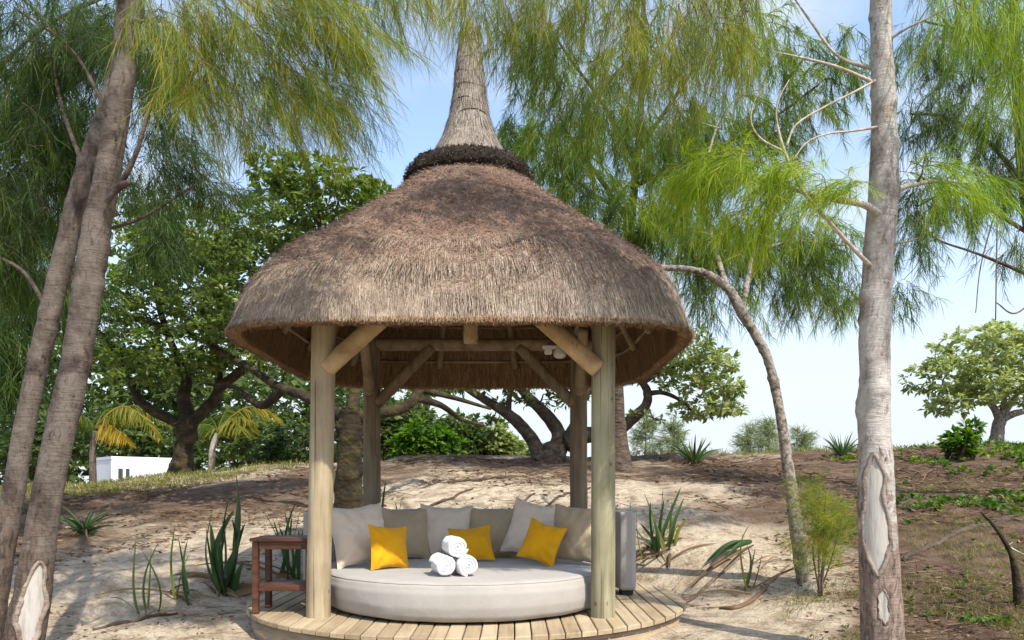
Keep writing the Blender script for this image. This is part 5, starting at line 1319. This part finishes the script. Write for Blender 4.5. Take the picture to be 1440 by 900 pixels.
def young_conifer(px, d, top, label, wpx=26):
    b0 = on_ground(px, d)
    t = Tree('young_casuarina', b0, label, 'sapling', 'young casuarinas beyond the crest')
    tip = P(px + 3, top, d); t.trunk([b0 - [0, 0, .05], (b0 + tip) / 2 + [.03, 0, 0], tip], [.035, .02, .006], 'twig', 7, 0, 20)
    H = tip[2] - b0[2]
    for f in np.linspace(.25, .97, 9):
        c = b0 * (1 - f) + tip * f; rr = wpx / F * d * (1.15 - f) * .9
        needle_blob(t, c, (rr, rr, H * .06), 16, (rng.normal(), rng.normal(), 1.1), tl=(.2, .4), nl=(.15, .3), per=14, w=.011, droop=.2, mat=0, grow=5, twdroop=.1, out_rand=.7, twig_r=.004)
    t.finish([M['leaf_fine'], M['twig']])
young_conifer(1052, 22, 606, 'small pale young casuarina beyond the crest, left of the tallest one')
young_conifer(1078, 22, 595, 'tallest pale young casuarina beyond the crest, touching the thin curved trunk')
young_conifer(1124, 23, 608, 'pale young casuarina beyond the crest just right of the thin curved trunk')
young_conifer(905, 21, 592, 'thin pale young casuarina behind the dark trunk next to the greenish post')
young_conifer(945, 21, 600, 'thin pale young casuarina between the dark trunk and the big aloe')

# wispy young casuarina beside the thin trunk
def wispy():
    b0 = on_ground(1155, 6.1)
    t = Tree('young_casuarina', b0, 'wispy knee high young casuarina beside the foot of the thin curved trunk', 'sapling')
    for k in range(7):
        tip = P(1155 + rng.normal(0, 26), 700 + rng.normal(0, 25), 6.1 + rng.normal(0, .12)); 
        t.trunk([b0 + rng.normal(0, .02, 3), (b0 + tip) / 2 + rng.normal(0, .03, 3), tip], [.008, .006, .002], 'twig', 5, 0, 12, name='stem')
    for a in [(1150, 730, 6.1, 30, 34, .18, 90, (0, 0, 1)), (1150, 780, 6.1, 34, 34, .18, 90, (0, 0, 1)), (1170, 755, 6.1, 24, 34, .16, 60, (.2, 0, 1)), (1135, 700, 6.1, 18, 20, .12, 24, (0, 0, 1))]:
        pxblob(t, *a[:7], out=a[7], tint=(.6, .25), tl=(.08, .18), nl=(.08, .17), per=22, w=.0017, droop=.1, twdroop=.05, mat=0, out_rand=.9, spread=.6, grow=9, twig_r=.0012)
    t.finish([M['needle_gold'], M['grass']])
wispy()

def bare_sapling(px, d, pts, label, twigs=()):
    b0 = on_ground(px, d)
    t = empty('bare_sapling', b0, label, 'sapling')
    p, r = px_line(pts, d); p[0] = b0 - np.array([0, 0, .05])
    b = MB(); limb(b, p, r, 70, 12, .14, 2.0); b.build('trunk', M['bark_moss'], t, b0)
    for q in twigs:
        b = MB(); p, r = px_line(q, d); limb(b, p, r, 16, 6, .1); b.build('dead_branch', M['twig_pale'], t, b0)
bare_sapling(1432, 5.3, [(1434, 905, 24), (1434, 860, 19), (1431, 825, 15), (1424, 785, 9), (1413, 762, 7), (1398, 740, 6), (1380, 720, 4)], 'crooked bare sapling with a grey foot at the right edge', [[(1417, 768, 4), (1428, 774, 3), (1440, 780, 2)], [(1416, 768, 3), (1422, 764, 2), (1424, 762, 1)]])

# ------------------------------------------------------------------ strap leaved plants
def blade(b, base, tip, w, bend, tint, twist=0.0, cup=.25, n=9, mat=0, shape=.5):
    base = np.asarray(base, float); tip = np.asarray(tip, float)
    q = np.linspace(0, 1, n)[:, None]; L = np.linalg.norm(tip - base)
    pts = base * (1 - q) + tip * q + np.sin(q * np.pi) * np.asarray(bend) * L
    T = nrm(np.gradient(pts, axis=0)); a0 = rng.uniform(0, 2 * np.pi)
    ref = np.array([math.cos(a0), math.sin(a0), 0]); s = nrm(np.cross(T, ref)); nn = np.cross(s, T)
    ang = twist * q; s2 = s * np.cos(ang) + nn * np.sin(ang); n2 = np.cross(s2, T)
    k = q[:, 0]; ww = w * np.minimum(1, (1 - k) ** shape * 1.15) * np.minimum(1, .55 + k * 2.2); ww[-1] = .0008
    V = np.stack([pts - s2 * ww[:, None] / 2 + n2 * (cup * ww)[:, None], pts, pts + s2 * ww[:, None] / 2 + n2 * (cup * ww)[:, None]], 1).reshape(-1, 3)
    b.add(V, grid_faces(3, n), mat, np.tile(np.clip([tint + .25, tint, tint + .25], 0, 1), n))

GV = 'sword leaved plants in the sand'
def sword_plant(px, d, blades, label, w=.05, cat='plant', group=GV, name='sword_plant', dry=0):
    """blades given by the photo position of their tips"""
    b0 = on_ground(px, d); b = MB()
    for (tx_, ty_, tt) in blades:
        dd = d + rng.normal(0, .08); base = on_ground(px + rng.normal(0, 7) + (tx_ - px) * .25, dd, .02)
        blade(b, base, P(tx_, ty_, dd - rng.uniform(0, .1)), w * rng.uniform(.8, 1.2), rng.normal(0, .06, 3), tt, rng.normal(0, .7), .22, 11, 0)
    for k in range(dry + 5):
        dd = d + rng.normal(0, .15); base = on_ground(px + rng.normal(0, 12), dd); e = on_ground(px + rng.normal(0, 45), dd + rng.normal(0, .2)) + [0, 0, .03]
        blade(b, base, e, w * .8, (0, 0, .1), rng.random(), .5, .3, 9, 1)
    o = b.build(name, [M['blade'], M['blade_dry']], None, b0); return tag(o, label, cat, group)
sword_plant(316, 7.0, [(332, 664, .2), (336, 690, .25), (322, 700, .2), (300, 712, .35), (296, 735, .5), (312, 726, .3), (345, 735, .25), (342, 790, .3), (326, 730, .2), (305, 770, .6), (338, 760, .3), (318, 745, .2), (290, 742, .4), (330, 715, .25)], 'tallest dark green sword plant standing in the sand left of the wooden table', .078, dry=5)
sword_plant(208, 6.1, [(192, 752, .55), (222, 764, .5), (200, 775, .4), (213, 768, .6)], 'small sprig of four sword leaves, the one nearest the leaning trunks', .024)
sword_plant(252, 6.6, [(247, 735, .6), (250, 752, .35), (264, 758, .3), (268, 775, .3)], 'small yellow tipped sword plant between the four leaf sprig and the tallest sword plant', .03, dry=3)
sword_plant(408, 7.6, [(417, 705, .35), (428, 700, .7), (400, 718, .2), (392, 740, .2), (410, 725, .3), (432, 735, .3), (372, 722, .2), (384, 730, .3), (420, 745, .25)], 'sword plant growing behind the wooden table', .045, dry=4)
sword_plant(550, 8.2, [(543, 672, .2), (566, 696, .4), (556, 705, .3), (538, 700, .3)], 'pair of green sword leaves rising behind the pillows next to the brown back post', .045)
sword_plant(925, 7.9, [(905, 690, .2), (932, 686, .2), (934, 700, .3), (958, 684, .25), (962, 700, .3), (888, 700, .3), (895, 715, .4), (912, 715, .7), (945, 705, .85), (968, 728, .9), (950, 742, .95), (920, 740, .4), (900, 735, .3), (940, 725, .3), (915, 705, .25)], 'broad clump of sword leaves with yellow ones, right of the daybed end', .045, dry=10)
sword_plant(1052, 6.6, [(1056, 736, .8), (1050, 765, .4), (1072, 776, .3), (1062, 770, .35)], 'short yellow tipped sword leaves beside the tan fallen stalk', .026)
sword_plant(700, 8.6, [(690, 705, .3), (705, 702, .4), (697, 712, .4)], 'few short leaves poking up behind the middle of the daybed', .03)

def aloe(px, d, n, L, label, w=.06, upt=.9, tint=.35):
    b0 = on_ground(px, d); b = MB()
    st = MB()
    for k in range(n):
        a = 2 * math.pi * k * .381966; el = R(20 + 60 * ((k + .5) / n)) * upt + rng.normal(0, .1)
        l = L * rng.uniform(.75, 1.1)
        tip = b0 + np.array([math.cos(a) * math.cos(el), math.sin(a) * math.cos(el), math.sin(el)]) * l + [0, 0, .06]
        blade(b, b0 + np.array([math.cos(a) * .03, math.sin(a) * .03, .02 + .08 * k / n]), tip, w, (0, 0, .10 if el < .8 else .02), np.clip(tint + rng.normal(0, .12), 0, 1), 0, .3, 10, 0, .8)
    for k in range(10):
        a = rng.uniform(0, 6.28); e = b0 + np.array([math.cos(a), math.sin(a), 0]) * L * rng.uniform(.4, .75); e[2] = gz(e[0], e[1]) + .02
        blade(b, b0 + [0, 0, .06], e, w * .8, (0, 0, .12), rng.random(), .6, .3, 8, 1)
    o = b.build('aloe', [M['blade'], M['blade_dry']], None, b0); return tag(o, label, 'plant', 'aloes')
aloe(976, 13, 22, .52, 'grey green aloe on the crest above the clump of sword leaves')
aloe(1184, 14.5, 20, .50, 'spiky aloe on the crest against the sky just left of the pale straight trunk', .05)
aloe(118, 9.3, 20, .42, 'low dark aloe in the brown litter near the leaning trunks', .05, .55, .2)
# a wilted agave lying on the bank
def wilted():
    d = 7.5; b0 = on_ground(1030, d); b = MB()
    for (x0, y0, x1, y1, t, w) in [(1055, 735, 985, 770, .15, .07), (1050, 736, 1000, 750, .2, .07), (1045, 738, 990, 782, .1, .06), (1058, 735, 1020, 738, .25, .06)]:
        blade(b, on_ground(x0, d) + [0, 0, .10], on_ground(x1, d - .2) + [0, 0, .05], w, (0, 0, .10), t, .3, .25, 10, 0)
    for (x0, x1) in [(1050, 960), (1060, 1005), (1040, 970)]:
        blade(b, on_ground(x0, d) + [0, 0, .06], on_ground(x1, d - .5) + [0, 0, .03], .04, (0, 0, .04), rng.random(), .3, .3, 9, 1)
    tag(b.build('agave', [M['blade'], M['blade_dry']], None, b0), 'wilted agave lying flat on the sand bank left of the thin curved trunk', 'plant')
wilted()

# ------------------------------------------------------------------ palms
def palm(px, d, base_w, top, fr, label, mat='bark_grey'):
    b0 = on_ground(px, d); t = empty('coconut_palm', b0, label, 'palm', 'young coconut palms behind the crest')
    p, r = px_line([(px, 650, base_w), ((px + top[0]) / 2 - 2, (650 + top[1]) / 2, base_w * .75), (top[0], top[1], base_w * .65)], d); p[0] = b0 - np.array([0, 0, .1])
    b = MB(); limb(b, p, r, 30, 10, .12); b.build('trunk', M[mat], t, b0)
    c = P(top[0], top[1] - 4, d)
    for (ex, ey, ed, sagk, tint) in fr:
        e = P(ex, ey, d + ed); L = np.linalg.norm(e - c); q = np.linspace(0, 1, 14)[:, None]
        rib = c * (1 - q) + e * q + np.sin(q * np.pi) * np.array([0, 0, sagk * L])
        b = MB(); V, f = tube(rib, np.linspace(.03, .008, 14), 5, 0, 0, False); b.add(V, f, 0, tint)
        n = 130; tq = rng.uniform(.12, 1, n); k = np.linspace(0, 1, 14)
        pp = np.stack([np.interp(tq, k, rib[:, j]) for j in range(3)], -1); Td = nrm(e - c)
        side = nrm(np.cross(Td, [0, 0, 1.0])); sg = np.where(np.arange(n) % 2 == 0, 1, -1)[:, None]
        dr = nrm(Td * .55 + side * sg * .75 + np.array([0, 0, -.55]) + rng.normal(0, .1, (n, 3)))
        ll = .75 * np.sin(np.clip(tq, .1, .95) * np.pi) ** .5 * rng.uniform(.8, 1.1, n)
        needle_faces(b, pp, dr, ll, np.full(n, .034), np.full(n, .6), np.clip(tint - .15 + rng.normal(0, .22, n), 0, 1))
        b.build('frond', M['frond'], t, b0)
palm(131, 24, 13, (134, 606), [(178, 620, -.6, .18, .95), (225, 618, -.8, .32, .6), (240, 598, .5, .3, .4), (95, 600, .3, .3, .1), (110, 585, -.5, .2, .2), (160, 575, .8, .2, .2), (205, 590, 1.2, .35, .5)], 'young coconut palm with a yellow drooping frond at the white cabin corner')
palm(296, 23, 12, (306, 610), [(352, 592, -.3, .2, .6), (395, 590, .5, .3, .7), (290, 590, .6, .2, .1), (275, 600, -.3, .2, .3), (340, 605, -.8, .25, .5), (320, 578, .4, .15, .2)], 'young coconut palm with a pale stem right of the thick forked tree', 'bark_pale')

# ------------------------------------------------------------------ white cabin beyond the crest
def cabin():
    D = 34.0
    cA = P(157, 645, D); cL = P(131, 645, D + 2.4); cR = P(268, 648, D + 3.0)
    zt = EYE + (HY - 646) / F * D; zb = zt - 2.55
    base = np.array([(cA[0] + cR[0]) / 2, D + 2, zb])
    t = empty('white_cabin', base, 'flat roofed white cabin with two narrow dark windows, low beyond the crest', 'cabin')
    A, Lp, Rp = cA[:2], cL[:2], cR[:2]; Bp = Lp + Rp - A
    def wall(p, q, name, wins=()):
        p = np.asarray(p); q = np.asarray(q); dv = q - p; Lw = np.linalg.norm(dv); dv = dv / Lw; nv = np.array([dv[1], -dv[0]])
        mid = (p + q) / 2 - nv * .06
        V, f = box((mid[0], mid[1], (zt + zb) / 2), (Lw - .002, .12, zt - zb), math.atan2(dv[1], dv[0]), .01)
        w = MB().add(V, f, smooth=False).build(name, M['white_panel'], t, base)
        for (u0, u1, h0, h1) in wins:
            c = p + dv * (u0 + u1) / 2 + nv * .012
            V, f = box((c[0], c[1], (h0 + h1) / 2), (u1 - u0 + .12, .05, h1 - h0 + .12), math.atan2(dv[1], dv[0]), .01)
            fr = MB().add(V, f, smooth=False).build('window', M['white_plastic'], t, base)
            c = c + nv * .03
            V, f = box((c[0], c[1], (h0 + h1) / 2), (u1 - u0, .012, h1 - h0), math.atan2(dv[1], dv[0]), .0)
            MB().add(V, f, smooth=False).build('pane', M['pane'], fr, base)
    Lw = np.linalg.norm(Rp - A)
    k = Lw / (268 - 157)
    wall(A, Rp, 'wall', [((165 - 157) * k, (171 - 157) * k, zt - 1.0, zt - .40), ((175 - 157) * k, (180 - 157) * k, zt - 1.0, zt - .40)])
    wall(Lp, A, 'wall'); wall(Rp, Bp, 'wall'); wall(Bp, Lp, 'wall')
    ctr = (A + Bp) / 2
    quad = np.array([A, Rp, Bp, Lp]); quad = ctr + (quad - ctr) * 1.012
    V = np.vstack([np.column_stack([quad, np.full(4, zt + .003)]), np.column_stack([quad, np.full(4, zt + .14)])])
    MB().add(V, [np.array([[0, 1, 5, 4], [1, 2, 6, 5], [2, 3, 7, 6], [3, 0, 4, 7], [4, 5, 6, 7], [3, 2, 1, 0]])], smooth=False).build('roof', M['white_panel'], t, base)
cabin()

# ------------------------------------------------------------------ roots and fallen sticks
def root_line(name, pts, label, mat='bark_dark', cat='root', group=None, lift=.01):
    P3, r = [], []
    for (px, d, w) in pts:
        q = on_ground(px, d); q[2] += lift; P3.append(q); r.append(w)
    p, rr = smooth_line(P3, r, 50); z = terrain(p[:, 0], p[:, 1]); p[:, 2] = z + lift + .02 * (fbm(p * 4, 2) - .5)
    V, f = tube(p, rr * (.8 + .4 * fbm(p * 9, 2)), 8, .15)
    b0 = p[0].copy(); tag(MB().add(V, f).build(name, M[mat], None, b0), label, cat, group)
GR = 'exposed roots on the sand bank'
root_line('root', [(680, 8.7, .010), (715, 8.9, .016), (735, 9.4, .018), (752, 9.9, .014)], 'thin root arching over the pale sand behind the middle of the daybed', group=GR)
root_line('root', [(760, 8.9, .012), (782, 9.4, .016), (800, 9.9, .020), (830, 10.2, .012)], 'root on the sand running to the brown back post on the right', group=GR)
root_line('root', [(630, 11.2, .02), (690, 11.6, .03), (740, 12.2, .03), (800, 12.8, .02)], 'long dark root along the litter edge under the multi trunked tree', group=GR)
root_line('root', [(250, 6.1, .008), (200, 5.9, .014), (170, 5.8, .018), (130, 5.7, .008)], 'thin root lying on the sand below the small sword sprig', group=GR)
root_line('root', [(960, 6.6, .010), (985, 6.9, .018), (1010, 7.1, .016), (1045, 7.3, .010)], 'brown root below the wilted agave', 'twig', group=GR)
root_line('fallen_stalk', [(1012, 6.25, .010), (1035, 6.15, .022), (1060, 6.3, .020), (1090, 6.7, .012), (1110, 7.0, .006)], 'tan fallen stalk bent on the sand left of the thin curved trunk', 'blade_dry', 'stalk')
root_line('root', [(1270, 6.8, .02), (1330, 7.4, .03), (1400, 7.8, .03), (1470, 8.1, .02)], 'buried root ridge crossing the brown slope right of the pale trunk', group=GR)
root_line('root', [(560, 9.2, .015), (600, 9.6, .02), (640, 9.9, .02), (665, 10.4, .012)], 'root in the sand near the foot of the mossy tree', group=GR)

# ------------------------------------------------------------------ uncountable ground stuff
def scatter(n, ulo, uhi, dlo, dhi, dens):
    u = rng.uniform(ulo, uhi, n); d = dlo * (dhi / dlo) ** rng.random(n)
    x = (u - CX) / F * d; k = rng.random(n) < dens(u, d, x)
    k &= np.hypot(x - GC[0], d - GC[1]) > 1.82
    x, d = x[k], d[k]
    return np.stack([x, d, terrain(x, d)], -1)
def litter():
    b = MB()
    p = scatter(75000, -150, 1600, 3.9, 16, lambda u, d, x: np.clip(.28 + np.where((d > np.interp(u, [0, 450, 650, 1000, 1200, 1440], [7.9, 9.2, 11.5, 9.2, 5.5, 3])), .7, 0), 0, 1) * (fbm(np.stack([x, d, 0 * x], -1) * 1.2 + 8, 3) > .42))
    n = len(p); a = rng.uniform(0, 6.28, n); d = np.stack([np.cos(a), np.sin(a), rng.normal(.05, .15, n)], -1)
    sc = np.clip(p[:, 1] / 6, .8, 2.2)
    isl = rng.random(n) < .22
    needle_faces(b, p + [0, 0, .006], nrm(d), np.where(isl, rng.uniform(.02, .07, n), rng.uniform(.05, .24, n)) * sc, np.where(isl, rng.uniform(.008, .022, n), rng.uniform(.002, .005, n)) * sc, np.full(n, .05), rng.random(n))
    tag(b.build('leaf_litter', M['litter']), 'dry leaves and brown needles scattered over the sand', 'litter', kind='stuff')
litter()
def grass():
    b = MB()
    p = scatter(26000, -100, 460, 12.5, 20, lambda u, d, x: np.clip(1.1 - np.abs(d - np.interp(u, [0, 460], [15.0, 17.5])) / 2.6, 0, 1) * np.interp(u, [-100, 250, 460], [1, .8, .05]))
    q = scatter(9000, 860, 1600, 16, 19.5, lambda u, d, x: np.clip((d - 16) / 2, 0, 1)); r_ = scatter(34000, 1100, 1600, 4.2, 11, lambda u, d, x: .6 * (fbm(np.stack([x, d, 0 * x], -1) * 1.5 + 60, 3) > .52))
    for pp, h in ((p, .13), (q, .16), (r_, .08)):
        n = len(pp); d = nrm(np.stack([rng.normal(0, .45, n), rng.normal(0, .45, n), np.ones(n)], -1))
        needle_faces(b, pp, d, h * rng.uniform(.5, 1.5, n), np.full(n, .012 if h > .1 else .003), np.full(n, .4), rng.random(n))
    tag(b.build('grass', M['grass']), 'short sunlit grass along the crest and in wisps on the slope', 'grass', kind='stuff')
grass()
def creeper():
    b = MB()
    dens = lambda u, d, x: np.where(fbm(np.stack([x, d, 0 * x], -1) * 1.3 + 21, 3) > np.interp(d, [5, 9, 14, 17], [.66, .63, .54, .46]), 1, .035) * np.interp(u, [1150, 1300, 1600], [.05, .8, 1])
    p = scatter(5200, 1150, 1600, 5, 18.5, dens)
    for lo, hi, L in ((0, 8, .045), (8, 12, .07), (12, 30, .10)):
        q = p[(p[:, 1] >= lo) & (p[:, 1] < hi)]; n = len(q)
        leaves(b, q + [0, 0, .02], np.tile([0, 0, 1.0], (n, 1)), 4, L, .8, rng.random(n) ** 1.15, 0, .6)
    tag(b.build('ground_creeper', M['creeper']), 'green beach creeper spreading over the right hand slope', 'ground cover', kind='stuff')
creeper()
